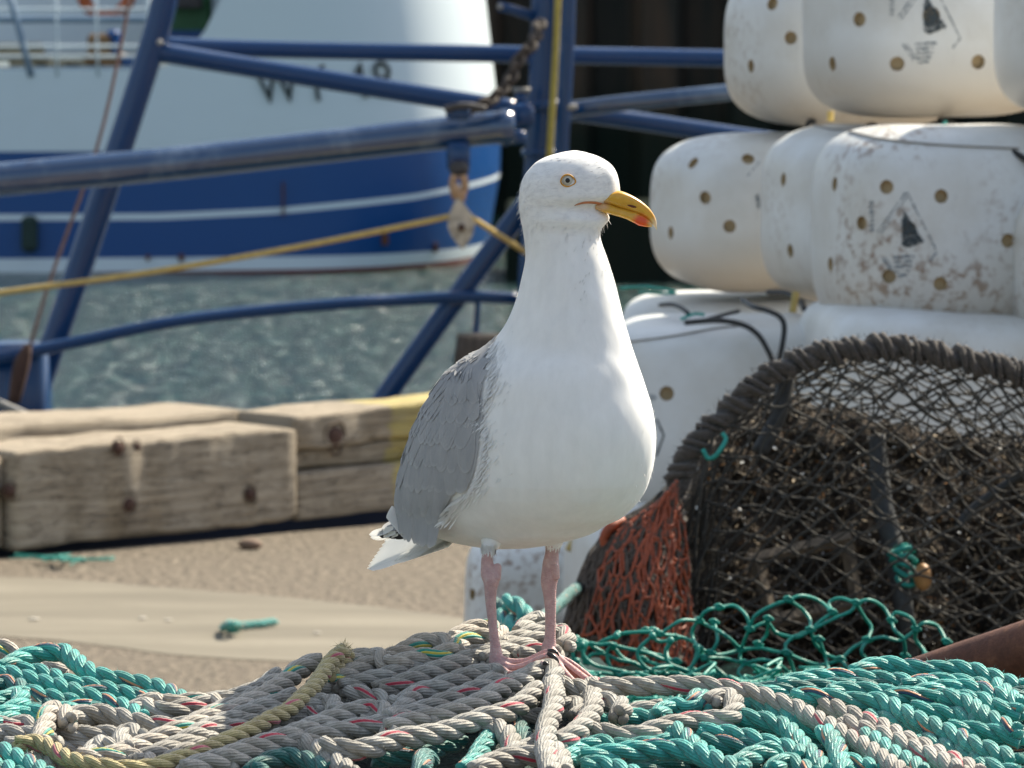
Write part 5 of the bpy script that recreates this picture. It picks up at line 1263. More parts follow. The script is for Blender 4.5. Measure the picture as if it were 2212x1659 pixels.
def pots():
    yaw = .30
    top = 'white plastic pots stacked on the quay'
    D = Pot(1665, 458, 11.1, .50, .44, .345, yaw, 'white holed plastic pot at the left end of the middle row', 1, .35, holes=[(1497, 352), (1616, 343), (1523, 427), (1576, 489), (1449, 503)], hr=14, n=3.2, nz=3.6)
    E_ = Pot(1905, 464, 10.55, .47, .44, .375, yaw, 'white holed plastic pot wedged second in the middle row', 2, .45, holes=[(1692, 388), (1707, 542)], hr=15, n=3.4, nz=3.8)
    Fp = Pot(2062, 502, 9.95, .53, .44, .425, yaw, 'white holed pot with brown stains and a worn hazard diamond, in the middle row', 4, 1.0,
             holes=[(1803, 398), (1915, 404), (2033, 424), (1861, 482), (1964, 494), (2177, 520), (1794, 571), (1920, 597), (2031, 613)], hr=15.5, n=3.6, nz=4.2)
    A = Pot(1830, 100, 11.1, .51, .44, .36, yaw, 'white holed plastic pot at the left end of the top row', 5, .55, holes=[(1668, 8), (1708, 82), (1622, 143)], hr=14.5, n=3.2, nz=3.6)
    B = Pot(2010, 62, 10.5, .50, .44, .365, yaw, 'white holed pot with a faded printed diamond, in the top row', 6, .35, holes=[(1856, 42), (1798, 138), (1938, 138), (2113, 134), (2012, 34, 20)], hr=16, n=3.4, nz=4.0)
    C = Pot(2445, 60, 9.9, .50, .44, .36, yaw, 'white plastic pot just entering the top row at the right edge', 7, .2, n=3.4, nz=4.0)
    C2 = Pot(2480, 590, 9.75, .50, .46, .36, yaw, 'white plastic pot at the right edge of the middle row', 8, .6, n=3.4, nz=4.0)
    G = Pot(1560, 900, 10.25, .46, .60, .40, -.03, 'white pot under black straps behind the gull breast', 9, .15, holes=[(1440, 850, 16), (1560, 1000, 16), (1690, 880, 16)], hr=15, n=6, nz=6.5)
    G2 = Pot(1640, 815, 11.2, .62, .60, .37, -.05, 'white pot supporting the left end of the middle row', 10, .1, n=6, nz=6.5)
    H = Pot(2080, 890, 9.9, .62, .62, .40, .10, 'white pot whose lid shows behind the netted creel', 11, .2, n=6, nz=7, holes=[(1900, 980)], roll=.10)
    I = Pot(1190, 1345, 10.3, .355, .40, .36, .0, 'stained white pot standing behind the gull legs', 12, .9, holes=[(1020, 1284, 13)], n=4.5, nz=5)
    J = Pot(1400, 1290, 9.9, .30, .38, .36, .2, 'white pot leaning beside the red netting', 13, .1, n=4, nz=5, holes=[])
    # worn labels
    def hazard(pot, cx, cy, s, name='hazard_label', dark=True):
        q = MB()
        if dark: pot.decal(q, [(cx-8, cy-44*s), (cx+38*s, cy+28*s), (cx+2, cy+42*s), (cx-10, cy+36*s)], 0, cell=3)
        for a, b, w in (((cx-62*s, cy+8), (cx-2, cy-78*s), 2.5), ((cx-56*s, cy+12), (cx+2, cy-70*s), 1.8), ((cx+2, cy-78*s), (cx+66*s, cy+50*s), 2.0), ((cx+66*s, cy+50*s), (cx+50*s, cy+70*s), 2.5), ((cx-52*s, cy+62*s), (cx-30*s, cy+95*s), 3), ((cx-45*s, cy+62*s), (cx-22*s, cy+95*s), 2)):
            pot.decal(q, stroke(a, b, w*1.6), 1, cell=2)
        for k in range(5): pot.decal(q, stroke((cx-28+k*1.5, cy+62*s+k*10), (cx+18-k*4, cy+60*s+k*10), 6), 1, cell=2)
        for k in range(7): pot.decal(q, stroke((cx-78*s, cy-58*s+k*10), (cx-70*s, cy-56*s+k*10), 7), 1, cell=2)
        q.build(name, [decal_dark, decal_thin], pot.root)
    hazard(Fp, 1958, 494, 1.0); hazard(B, 2005, 30, 1.05)
    q = MB(); D.decal(q, stroke((1634, 420), (1640, 450), 9), 1, cell=2); q.build('print', [decal_dark, decal_thin], D.root); q = MB(); D.decal(q, stroke((1615, 380), (1640, 350), 2), 1, cell=2); q.build('print', [decal_dark, decal_thin], D.root)
    q = MB()
    for a, b in (((1418, 905), (1434, 940)), ((1434, 940), (1418, 985))): G.decal(q, stroke(a, b, 4), 0, cell=2)
    G.decal(q, stroke((1404, 858), (1418, 858), 14), 1, cell=2); q.build('hazard_label', [decal_dark, decal_thin], G.root)
    # moulded parting lines on the tops
    seam = m_simple('moulding seam', (.30, .28, .26), .7, .2, 50)
    q = MB(); Fp.surf_line(q, [(1828, 284), (1900, 301), (2000, 312), (2100, 318), (2200, 322)], .0022); q.build('seam', seam, Fp.root)
    q = MB(); E_.surf_line(q, [(1760, 272), (1800, 281), (1850, 282)], .002); q.build('seam', seam, E_.root)
    q = MB(); G.surf_line(q, [(1340, 742), (1450, 728), (1540, 712), (1600, 705)], .002); q.build('seam', seam, G.root)
    # straps and ties
    def cord(pts, r, mat, nm, lab, cat, Y=10.0, grp=None):
        q = MB(); P = [W(p[0], p[1], p[2] if len(p) > 2 else Y) for p in pts]; ctube(q, P, MT(r, Y), step=.006, n=8)
        tag(q.build(nm, mat), lab, cat, grp)
    cord([(1481, 697, 10.0), (1550, 692, 9.95), (1605, 702, 9.93), (1638, 724, 9.92), (1660, 760, 9.91), (1676, 796, 9.91)], 6, blackp, 'strap', 'black strap running along the pot top then down its front', 'strap')
    cord([(1604, 648, 10.2), (1626, 662, 10.0), (1658, 671, 9.95), (1684, 684, 9.93), (1694, 705, 9.92), (1690, 745, 9.91), (1681, 790, 9.91)], 6, blackp, 'strap', 'black strap hooked over further right, joining the first at its foot', 'strap')
    cord([(1426, 659, 10.25), (1452, 658, 10.2), (1470, 664, 10.15), (1486, 676, 10.1)], 5, blackp, 'strap', 'short black strap end on the pot top behind the gull', 'strap')
    cord([(1520, 692, 10.1), (1560, 681, 10.15), (1596, 672, 10.2)], 4.5, blackp, 'strap', 'thin black strap branch on the pot top', 'strap')
    cord([(2030, 258, 10.4), (2065, 270, 10.3), (2085, 290, 10.2)], 6, blackp, 'strap', 'black strap curling down under the top row pot', 'strap')
    cord([(2090, 312, 9.85), (2150, 308, 9.85), (2260, 306, 9.85)], 6, blackp, 'strap', 'black strap running level to the right edge', 'strap')
    cord([(2110, 306, 9.84), (2160, 318, 9.8), (2200, 335, 9.77), (2270, 380, 9.74)], 7, blackp, 'strap', 'black strap slanting down the stained pot at the right edge', 'strap')
    cord([(1742, 272, 10.9), (1750, 262, 10.9), (1762, 266, 10.9)], 6, blackp, 'strap', 'black strap loop at the left gap under the top row', 'strap')
    cord([(1865, 280, 10.4), (1880, 270, 10.4), (1894, 272, 10.4)], 6, blackp, 'strap', 'black strap loop on the second pot of the middle row', 'strap')
    cord([(1660, 632, 10.6), (1700, 634, 10.5), (1728, 652, 10.4), (1738, 668, 10.3)], 7, blackp, 'strap', 'black strap under the left end of the middle row', 'strap')
    pur = m_simple('pink twine', (.45, .06, .32), .6)
    cord([(1664, 792), (1680, 785), (1690, 795), (1672, 802), (1662, 796)], 2.5, pur, 'lashing', 'pink twine lashing the two black straps together', 'twine', 9.9)
    for i, (pts, lab, Y_) in enumerate([([(2028, 272), (2050, 280), (2070, 277), (2045, 284), (2030, 278), (2045, 262)], 'teal twine knot on top of the stained pot', 10.0), ([(2080, 292), (2120, 298), (2150, 302)], 'teal twine end lying beside the level black strap', 9.9),
                                     ([(1340, 622), (1400, 620), (1460, 630), (1440, 634), (1380, 630)], 'teal twine on the pot just right of the gull neck', 10.6), ([(1360, 704), (1374, 700), (1390, 706), (1376, 712)], 'teal twine curl on the strapped pot top', 10.2), ([(1470, 690), (1500, 678), (1522, 680)], 'teal twine binding the short black strap', 10.1),
                                     ([(2070, 730), (2100, 722), (2140, 708)], 'teal twine stretched on the pot lid behind the creel', 9.7), ([(2150, 735), (2170, 715), (2195, 718), (2180, 738), (2160, 742), (2185, 748)], 'teal twine knot at the handle of the pot behind the creel', 9.7)]):
        cord(pts, 3.5, tealp, 'twine', lab, 'twine', Y_)
    yl = m_simple('yellow tie', (.48, .36, .12), .7)
    cord([(1712, 675, 10.3), (1716, 650, 10.3), (1720, 630, 10.3)], 8, yl, 'tie', 'short yellow tie under the first middle row pot', 'tie'); cord([(1795, 672, 10.0), (1792, 655, 10.0), (1788, 640, 10.0)], 8, yl, 'tie', 'short yellow tie between the second and third middle row pots', 'tie')
    cord([(1794, 262, 10.7), (1794, 240, 10.7)], 8, yl, 'tie', 'short yellow tie below the top row', 'tie'); cord([(1228, 1190, 9.9), (1238, 1172, 9.9), (1252, 1150, 9.9)], 8, yl, 'tie', 'short yellow tie behind the far leg of the gull', 'tie')
    # recessed handle of pot H
    q = MB(); sphere(q, W(2125, 742, 9.68), .045, 20, 12, 0, (1.0, .5, .32)); q.build('handle', m_simple('grey grimy plastic', (.33, .31, .28), .7), H.root)
    # pallets
    pw = m_simple('grey pallet wood', (.26, .21, .16), .9, .4, 12, .5, .006)
    def pallet(x, y, z, lab):
        root = empty('wooden_pallet', (x, y, z), lab, 'pallet')
        for k in range(7): q = MB(); box(q, (x-.55+k*.183, y, z+.135), (.10, 1.0, .02), None, 0, .003); q.build('board', pw, root, smooth=False)
        for k in range(3): q = MB(); box(q, (x, y-.45+k*.45, z+.0625), (1.2, .09, .12), None, 0, .004); q.build('bearer', pw, root, smooth=False)
    for i, (x, z) in enumerate(((.45, 0.004), (.45, .155), (1.70, 0.004), (1.70, .155))):
        if i < 4: pallet(x, 10.2, z, ['lower wooden pallet under the left pots', 'upper wooden pallet under the left pots', 'lower wooden pallet under the right pots', 'upper wooden pallet under the right pots'][i])
    # lower hidden course
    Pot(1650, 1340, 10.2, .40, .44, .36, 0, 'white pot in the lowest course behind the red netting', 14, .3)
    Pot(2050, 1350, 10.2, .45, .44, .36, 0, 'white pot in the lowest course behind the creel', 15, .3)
pots()
# ---------------------------------------------------------------- creel with rope bound hoop
def bent_net(mb, fn, nu, nv, r, jit, seed, sub=3, m=0, sag=.0, knot=1.9):
    r_ = np.random.default_rng(seed); N = {}
    for i in range(nu+1):
        for j in range(nv+1):
            if (i+j) % 2 == 0:
                s, t = i/nu+r_.normal()*jit/nu, j/nv+r_.normal()*jit/nv
                N[(i, j)] = np.array(fn(min(1, max(0, s)), min(1, max(0, t))))
    for (i, j), p in N.items():
        sphere(mb, p, r*knot, 6, 4, m)
        for di in (-1, 1):
            q = N.get((i+di, j+1))
            if q is None: continue
            L = np.linalg.norm(q-p); pts = []
            b = r_.normal(size=3)*L*.05+np.array((0, 0, -sag*L))
            for k in range(sub+1):
                t = k/sub; pts.append(p+(q-p)*t+b*4*t*(1-t))
            tube(mb, pts, r*r_.uniform(.85, 1.2), 5, m, False)
arch = [(1500, 1500), (1478, 1330), (1460, 1200), (1453, 1090), (1475, 1000), (1520, 935), (1580, 878), (1650, 815), (1720, 772), (1800, 750), (1900, 744), (2000, 752), (2100, 772), (2200, 802), (2300, 860), (2380, 950), (2430, 1080), (2445, 1250), (2440, 1500)]
YC = 7.5
def arch_top(u):
    A = catmull([np.array((*p, 0.)) for p in arch], 4); 
    up = A[(A[:, 0] > 1453)]; 
    k = np.argmin(up[:, 1]); L = up[:k+1]; Rr = up[k:]
    if u <= up[k, 0]: o = np.argsort(L[:, 0]); return float(np.interp(u, L[o, 0], L[o, 1]))
    return float(np.interp(u, Rr[:, 0], Rr[:, 1]))
_au = np.linspace(1450, 2450, 300); _at = np.array([arch_top(u) for u in _au])
def atop(u): return float(np.interp(u, _au, _at))
bind = m_simple('dark fraying binding rope', (.075, .060, .050), .95, .5, 120, .8, .004, Sheen_Weight=.3)
netm = m_simple('dark netting twine', (.044, .040, .034), .8, .35, 200, .4, .001)
def creel():
    root = empty('creel', W(1950, 1450, YC), 'round topped netted creel with a rope bound hoop full of dried weed', 'creel')
    # hoop
    hp = catmull([W(u, v+8, YC) for u, v in arch], .006); hp[:, 2] += fbm(hp, 5, 2, 2)*.003
    q = MB(); tube(q, hp, .010, 12); q.build('hoop', drk, root)
    T, N, B = frames(hp); L = np.arange(len(hp))*.006; q = MB(); r_ = np.random.default_rng(4)
    for s in range(2):
        ph = 2*np.pi*L/.062+s*np.pi+np.cumsum(fbm(hp, 2.5, 3+s, 2))*.012; rad = .0125-.0025+.0022*fbm(hp, 6, s, 2)
        C = hp+(np.cos(ph)*rad)[:, None]*N+(np.sin(ph)*rad)[:, None]*B
        rr_ = .0086*(1+.35*fbm(hp, 11, 9+s, 3)+.0*L); tube(q, C, rr_, 12)
    for s in range(2):
        ph = 2*np.pi*L/.041+s*1.9; C = hp+(np.cos(ph)*.0185)[:, None]*N+(np.sin(ph)*.0185)[:, None]*B; tube(q, C, .0042*(1+.4*fbm(hp, 9, 20+s, 2)), 8)
    # whiskers
    V = []; f = []
    for k in range(2600):
        i = r_.integers(0, len(hp)); a = r_.uniform(0, 6.28); d = np.cos(a)*N[i]+np.sin(a)*B[i]; p = hp[i]+d*.019; t_ = d*.7+r_.normal(size=3)*.6; t_ /= np.linalg.norm(t_)
        w = np.cross(t_, r_.normal(size=3)); w /= np.linalg.norm(w); b0 = len(V); V += [p-w*.0005, p+w*.0005, p+t_*r_.uniform(.004, .013)]; f.append((b0, b0+1, b0+2))
    q.add(np.array(V), f); q.build('rope_binding', bind, root)
    # front netting inside the hoop
    def front(s, t):
        u = 1462+s*975; v0 = atop(u)+8; v = v0+(1480-v0)*(t**.85)
        d = .05*math.sin(math.pi*s)*math.sin(math.pi*min(1, t*1.1))
        return W(u+10*math.sin(t*5), v+8*math.sin(s*7), YC-.01-d)
    q = MB(); bent_net(q, front, 24, 24, .0019, .20, 1, 3, sag=.03); bent_net(q, lambda s, t: front(s, t)+np.array((.004, .05, 0)), 22, 22, .0012, .4, 31, 3, sag=.05); q.build('front_netting', netm, root)
    # netting running back and down from the hoop
    def back(s, t):
        u = 1500+s*920; v0 = atop(u)+6; v1 = float(np.interp(u, [1500, 1640, 1800, 2098, 2450], [960, 880, 900, 1010, 1100])); vv = v0+(v1-v0)*t
        return W(u+14*math.sin(t*3), vv, YC+.02+.42*t+.02*math.sin(s*20))
    q = MB(); bent_net(q, back, 30, 16, .0017, .25, 2, 3, sag=.04); q.build('top_netting', netm, root)
    def back2(s, t):
        u = 1560+s*860; v0 = atop(u)+14; v1 = float(np.interp(u, [1500, 1640, 1800, 2098, 2450], [1000, 960, 1000, 1110, 1180])); vv = v0+(v1-v0)*t
        return W(u+14*math.sin(t*3), vv, YC+.06+.36*t)
    q = MB(); bent_net(q, back2, 24, 14, .0016, .3, 12, 3, sag=.05); q.build('inner_netting', netm, root)
    # weed and shell mass
    t = NT('dried weed mass'); a = t.noise(45, 6, .75); b = t.noise(160, 4, .7)
    col = t.ramp(a, [(.34, (.010, .008, .006)), (.52, (.07, .05, .033)), (.68, (.14, .10, .07)), (.82, (.28, .22, .15))])
    dm = t.fin(col, .95, t.bump(t.math('ADD', a, b), 1., .02))
    tp = lambda u: float(np.interp(u, [1462, 1520, 1580, 1640, 1720, 1800, 1950, 2098, 2250, 2450], [1050, 960, 905, 868, 862, 885, 915, 935, 950, 1000]))
    q = MB(); nx, ny = 150, 90; V = []
    for j in range(ny):
        for i in range(nx):
            u = 1452+1010*i/(nx-1); v0 = tp(u); v = v0+(1500-v0)*j/(ny-1); k = j/(ny-1)
            V.append(W(u, v, YC+.40-.26*min(1, k*1.5)**.6-.03*math.sin(i*.11)))
    V = np.array(V); dd = fbm(V, 7, 2, 4)*.030+fbm(V, 24, 8, 3)*.012; V[:, 1] += dd; V[:, 2] += fbm(V, 15, 5, 3)*.012
    n0 = nx*ny; Vb = V[:nx].copy(); Vb[:, 1] += .30; Vb[:, 2] -= .05; Vc = Vb.copy(); Vc[:, 2] = V[-nx:, 2]
    Vd = V[-nx:].copy()
    f = [(j*nx+i, (j+1)*nx+i, (j+1)*nx+i+1, j*nx+i+1) for j in range(ny-1) for i in range(nx-1)]
    f += [(i, i+1, n0+i+1, n0+i) for i in range(nx-1)]+[(n0+i, n0+i+1, n0+nx+i+1, n0+nx+i) for i in range(nx-1)]+[(n0+nx+i, n0+nx+i+1, (ny-1)*nx+i+1, (ny-1)*nx+i) for i in range(nx-1)]
    q.add(np.vstack([V, Vb, Vc]), f)
    o = q.build('weed_mass', dm, root, smooth=True); 
    # loose flakes of weed and shell
    mats = [m_simple('brown weed', (.11, .08, .052), .9, .4, 80), m_simple('pale weed', (.34, .27, .185), .9, .3, 80), m_simple('black weed', (.018, .016, .014), .8, .3, 80), m_simple('white shell', (.58, .58, .56), .5, .1, 80), m_simple('orange weed', (.34, .15, .04), .8, .3, 80)]
    q = MB(); nF = 15000; idx = r_.integers(0, n0, nF)
    for k in range(nF):
        p = V[idx[k]]+np.array((r_.normal()*.006, -abs(r_.normal())*.014, r_.normal()*.006)); a = r_.normal(size=3); a /= np.linalg.norm(a); b = np.cross(a, r_.normal(size=3)); b /= np.linalg.norm(b); c = np.cross(a, b)
        m = int(r_.choice(5, p=[.36, .27, .28, .06, .03])); L = r_.uniform(.002, .009) if m != 3 else r_.uniform(.002, .005); w = L*r_.uniform(.1, .4) if m != 3 else L*.8
        q.add([p-a*L, p-b*w+c*w*.4, p+a*L, p+b*w+c*w*.4], [(0, 1, 2), (0, 2, 3)], m)
    fl = q.build('weed_flakes', mats, root); fl['kind'] = 'stuff'
    # trapdoor frame, upright and bits
    fm = m_simple('grimy plastic frame', (.17, .135, .10), .85, .45, 40, .4, .004)
    q = MB(); Yq = YC+.02
    for a, b, w in (((1615, 1212), (1838, 1160), .017), ((1628, 1205), (1668, 1330), .016), ((1826, 1162), (1852, 1300), .016), ((1660, 1345), (1860, 1300), .018)):
        P = [W(*a, Yq), W(*b, Yq)]; P = catmull([P[0], (P[0]+P[1])/2+np.array((0, .004, 0)), P[1]], .02); tube(q, P, w*.62, 4, 0, True)
    q.build('trapdoor', fm, root, smooth=False)
    q = MB(); ctube(q, [W(1895, 940, YC+.09), W(1905, 1080, YC+.06), W(1935, 1200, YC+.03), (W(1950, 1300, YC)), W(1965, 1420, YC)], [.012, .016, .016, .015, .015], step=.01, n=8)
    ctube(q, [W(1700, 812, YC+.1), W(1680, 900, YC+.08), W(1640, 980, YC+.06)], .013, step=.01); ctube(q, [W(2212, 1020, YC+.03), W(2100, 1100, YC+.03), W(2070, 1140, YC+.02)], .007, step=.01)
    q.build('upright', m_simple('dark slimy bar', (.035, .037, .038), .6, .5, 60), root)
    q = MB()
    for k in range(5): 
        cc = W(1948+4*k, 1190+k*16, YC-.005); tube(q, [cc+np.array((.018*math.cos(a), .018*math.sin(a)+.005, .006*math.sin(a*1.5+k))) for a in np.linspace(0, 6.28, 13)], .004, 6, closed_ends=False)
    q.build('tie', tealp, root); q = MB()
    ctube(q, [W(1518, 970, YC-.03), W(1530, 990, YC-.03), W(1545, 985, YC-.035), W(1560, 965, YC-.035), (W(1568, 948, YC-.03)), W(1560, 935, YC-.03)], .0035, step=.004)
    q.build('tie', tealp, root)
    q = MB(); sphere(q, W(1993, 1246, YC-.03), .0135, 16, 10, 0, (1, 1, 1.5)); q.build('toggle', m_simple('amber toggle', (.42, .22, .08), .5), root)
creel()
def under_creels():
    """the creel stands on a pile of boxes reaching the quay"""
    root = empty('fish_box', W(1950, 1500, 7.7)*np.array((1, 1, 0)), 'dark plastic fish box stacked under the netted creel', 'box')
    pm = m_simple('dark blue grey plastic', (.03, .045, .06), .95, .3, 8, Specular_IOR_Level=.05)
    c = W(1830, 1500, 7.72)
    for z0, z1 in ((.004, .27), (.275, .54), (.545, c[2]-.005)):
        q = MB(); box(q, (c[0], 7.72, (z0+z1)/2), (.95, .62, z1-z0), None, 0, .03); q.build('tier', pm, root)
under_creels()
# ---------------------------------------------------------------- red netting beside the creel
def red_net():
    root = empty('red_net_bundle', W(1370, 1450, 7.3), 'orange red netting bunched against the left side of the creel', 'netting')
    Lb = lambda t: float(np.interp(t, [0, .12, .3, .55, .8, 1], [1415, 1322, 1272, 1235, 1210, 1200])); Rb = lambda t: float(np.interp(t, [0, .2, .5, 1], [1462, 1475, 1488, 1500]))
    def fn(s, t, off=0.0):
        l, r = Lb(t), Rb(t); u = l+(r-l)*s; v = 1040+t*400+(1-s)*55*(1-t)**.5
        return W(u, v, 7.48-.17*math.sin(math.pi*(.12+s*.84))**.8*(.35+.65*math.sin(min(1, t*1.15)*1.57))-off)
    q = MB(); n1, n2 = 60, 60; V = np.array([fn(s, t, -.02) for t in np.linspace(0, 1, n2) for s in np.linspace(0, 1, n1)])
    V[:, 1] += fbm(V*np.array((3, 1, .6)), 9, 2, 3)*.014
    f = [(j*n1+i, (j+1)*n1+i, (j+1)*n1+i+1, j*n1+i+1) for j in range(n2-1) for i in range(n1-1)]
    Vb = V.copy(); Vb[:, 1] += .16; Vb[:, 2] -= .01; nn = n1*n2
    rim = [i for i in range(n1)]+[j*n1+n1-1 for j in range(1, n2)]+[(n2-1)*n1+i for i in range(n1-2, -1, -1)]+[j*n1 for j in range(n2-2, 0, -1)]
    f += [tuple(nn+x for x in fc[::-1]) for fc in f]+[(rim[k], rim[(k+1) % len(rim)], nn+rim[(k+1) % len(rim)], nn+rim[k]) for k in range(len(rim))]
    q.add(np.vstack([V, Vb]), f)
    t = NT('dark matted twine'); a = t.noise(60, 6, .8, t.co('Object', (1.6, 1, .5)))
    q.build('inner_bulk', t.fin(t.ramp(a, [(.36, (.012, .010, .009)), (.58, (.060, .048, .038)), (.78, (.16, .14, .12))]), .95, t.bump(a, 1, .012)), root)
    rm = m_simple('orange red twine', (.30, .058, .018), .55, .4, 160, .3, .001); bm2 = m_simple('brown twine', (.075, .055, .042), .85, .4, 160)
    q = MB(); bent_net(q, lambda s, t: fn(.16+.84*s, t, .017), 22, 14, .0023, .65, 5, 4, 0, .06, 1.5)
    bent_net(q, lambda s, t: fn(.55+.45*s, t, .016), 12, 12, .0022, .6, 8, 4, 0, .06, 1.5); q.build('red_mesh', rm, root)
    q = MB(); bent_net(q, lambda s, t: fn(s, t, .014), 34, 16, .0030, .6, 6, 3, 0, .06, 1.4); bent_net(q, lambda s, t: fn(s*.6, t, .004), 30, 18, .003, .6, 16, 3, 0, .06, 1.4); q.build('brown_mesh', bm2, root)
    q = MB(); r_ = np.random.default_rng(1)
    for k in range(26):
        p = fn(r_.uniform(.35, 1), r_.uniform(.35, .95), .004); sphere(q, p, r_.uniform(.002, .005), 8, 6, 0, (1, .5, 1.6))
    q.build('shell_bits', m_simple('white shell bits', (.6, .62, .62), .5), root)
    q = MB(); ctube(q, [W(1345, 1125, 7.42), W(1318, 1140, 7.40), W(1305, 1165, 7.40), W(1318, 1185, 7.40), W(1340, 1178, 7.41)], .008, step=.006); q.build('bunched_edge', rm, root)
    q = MB(); box(q, np.array((W(1370, 1450, 7.45)[0], 7.5, W(1370, 1440, 7.45)[2]/2-.003)), (.30, .34, W(1370, 1440, 7.45)[2]-.012), None, 0, .03)
    tag(q.build('fish_box', m_simple('grey plastic tub', (.03, .035, .04), .95, Specular_IOR_Level=.05)), 'grey plastic tub under the red netting', 'box')
red_net()
# ---------------------------------------------------------------- green netting in front
def green_net():
    root = empty('green_net', W(1650, 1450, 6.6), 'loose green netting draped in open loops before the creel', 'netting')
    def G(x, y, Y): return W(1404+x*.3652, 1053+y*.3652, Y)
    ed_ = [[(-20, 850), (20, 830), (60, 870)], [(60, 870), (180, 790), (290, 790)], [(60, 870), (160, 880), (250, 910), (285, 950)], [(290, 790), (330, 730), (410, 710)], [(290, 790), (330, 810), (440, 870), (540, 960)], [(410, 710), (500, 700), (570, 760), (590, 840)],
           [(590, 840), (620, 760), (720, 700), (820, 665)], [(590, 840), (560, 900), (540, 960)], [(285, 950), (250, 880), (260, 820), (290, 790)], [(285, 950), (400, 990), (540, 960)], [(285, 950), (250, 1050), (190, 1090), (120, 1040), (100, 960), (150, 890)],
           [(820, 665), (900, 640), (1000, 670), (1080, 740)], [(820, 665), (900, 720), (945, 780), (950, 845)], [(1080, 740), (1060, 680), (1130, 655), (1220, 685)], [(1080, 740), (1010, 790), (950, 845)], [(950, 845), (1100, 770), (1190, 730), (1220, 685)], [(1220, 685), (1300, 665), (1380, 710), (1430, 790)],
           [(1220, 685), (1270, 770), (1310, 830), (1285, 905)], [(1430, 790), (1450, 740), (1540, 770), (1575, 840)], [(1430, 790), (1450, 850), (1500, 900), (1510, 1000)], [(1285, 905), (1380, 885), (1480, 905), (1575, 840)], [(1575, 840), (1620, 800), (1700, 820), (1755, 915)], [(1575, 840), (1570, 900), (1610, 950), (1640, 1000)],
           [(1285, 905), (1200, 950), (1130, 1020)], [(1285, 905), (1250, 970), (1300, 1040)], [(950, 845), (860, 880), (800, 930), (810, 980)], [(950, 845), (980, 930), (1050, 990), (1130, 1020)], [(810, 980), (900, 1020), (1010, 1050), (1130, 1020)], [(810, 980), (840, 1050), (860, 1130)], [(540, 960), (530, 1010), (555, 1040)],
           [(555, 1040), (700, 1080), (780, 1120), (880, 1140)], [(540, 960), (650, 950), (740, 970), (810, 980)], [(590, 840), (690, 800), (750, 860), (870, 885), (950, 845)], [(555, 1040), (680, 1020), (780, 1060), (830, 1110)], [(285, 950), (360, 1040), (440, 1110), (500, 1160)], [(-40, 970), (40, 990), (110, 1010), (180, 1080), (260, 1090)],
           [(-40, 1020), (60, 1050), (160, 1030)], [(320, 1010), (430, 1010), (555, 1040)], [(700, 780), (690, 870), (640, 930)], [(380, 800), (400, 900), (360, 980)], [(1130, 1020), (1160, 1060), (1180, 1120)], [(0, 1090), (200, 1100), (400, 1120)], [(560, 1040), (520, 1100), (600, 1150)], [(1000, 900), (1040, 1010), (1060, 1080), (1100, 1130)]]
    q = MB(); r_ = np.random.default_rng(9); kn = set()
    for e in ed_:
        Yb = 6.62; P = [G(x, y, Yb+.02*math.sin(x*.013+y*.02)) for x, y in e]; ctube(q, P, .0024, step=.006, n=7); kn.add(e[0]); kn.add(e[-1])
    for x, y in kn:
        c = G(x, y, 6.62+.02*math.sin(x*.013+y*.02)); sphere(q, c, .0048, 9, 7, 0, (1.2, 1, .9)); ctube(q, [c+np.array((-.006, 0, .002)), c+np.array((0, -.004, .004)), c+np.array((.006, 0, -.001))], .0024, step=.002, n=6)
    q.build('meshes', greentw, root); q = MB()
    # left tangle
    def H(x, y, Y): return W(1296+x*.1953, 1335+y*.1953, Y)
    tg = [[(-260, 230), (-160, 260), (-60, 330), (40, 380)], [(-280, 260), (-300, 400), (-260, 560), (-100, 620)], [(-240, 330), (-120, 280), (0, 300), (100, 280), (160, 300)], [(150, 300), (80, 360), (90, 480), (160, 600), (260, 660)], [(150, 300), (300, 340), (500, 380), (720, 470)], [(150, 320), (250, 440), (420, 520), (560, 600)],
          [(-160, 480), (-80, 400), (60, 400), (200, 460), (400, 500)], [(-260, 480), (-140, 600), (40, 610), (200, 640)], [(-200, 300), (-180, 420), (-60, 520), (100, 560), (300, 600)], [(-280, 300), (-220, 240), (-150, 300), (-200, 420), (-120, 520)], [(620, 150), (600, 220), (660, 260), (780, 250)], [(580, 200), (430, 340), (430, 460), (560, 580), (760, 620)],
          [(780, 250), (720, 380), (760, 500), (900, 560), (980, 590)], [(980, 590), (1080, 420), (1080, 300)], [(200, 180), (350, 160), (600, 150)], [(180, 200), (60, 240), (-20, 280)]]
    for e in tg:
        Yb = 6.5+r_.uniform(-.03, .05); P = [H(x, y, Yb) for x, y in e]; ctube(q, P, .0025, step=.006, n=7)
        c = P[0]; sphere(q, c, .005, 9, 7)
    # heap of the same netting lying behind the ropes
    for k in range(90):
        u, v = r_.uniform(1250, 1760), r_.uniform(1455, 1560); P = [W(u+r_.normal()*30, v+r_.normal()*16, 5.6+(1560-v)*.008+r_.uniform(-.05, .05)) for _ in range(5)]
        ctube(q, P, .0022, step=.008, n=6)
    q.build('loose_twine', greentw, root)
    # supporting dark net bulk
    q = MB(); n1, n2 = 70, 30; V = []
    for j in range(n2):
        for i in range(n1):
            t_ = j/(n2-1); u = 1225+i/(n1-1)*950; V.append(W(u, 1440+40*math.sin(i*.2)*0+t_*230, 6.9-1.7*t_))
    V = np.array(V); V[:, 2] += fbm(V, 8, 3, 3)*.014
    V2 = V[-n1:].copy(); V2[:, 2] = .004; V0 = V[:n1].copy(); V0[:, 2] = .004; nn = n1*n2
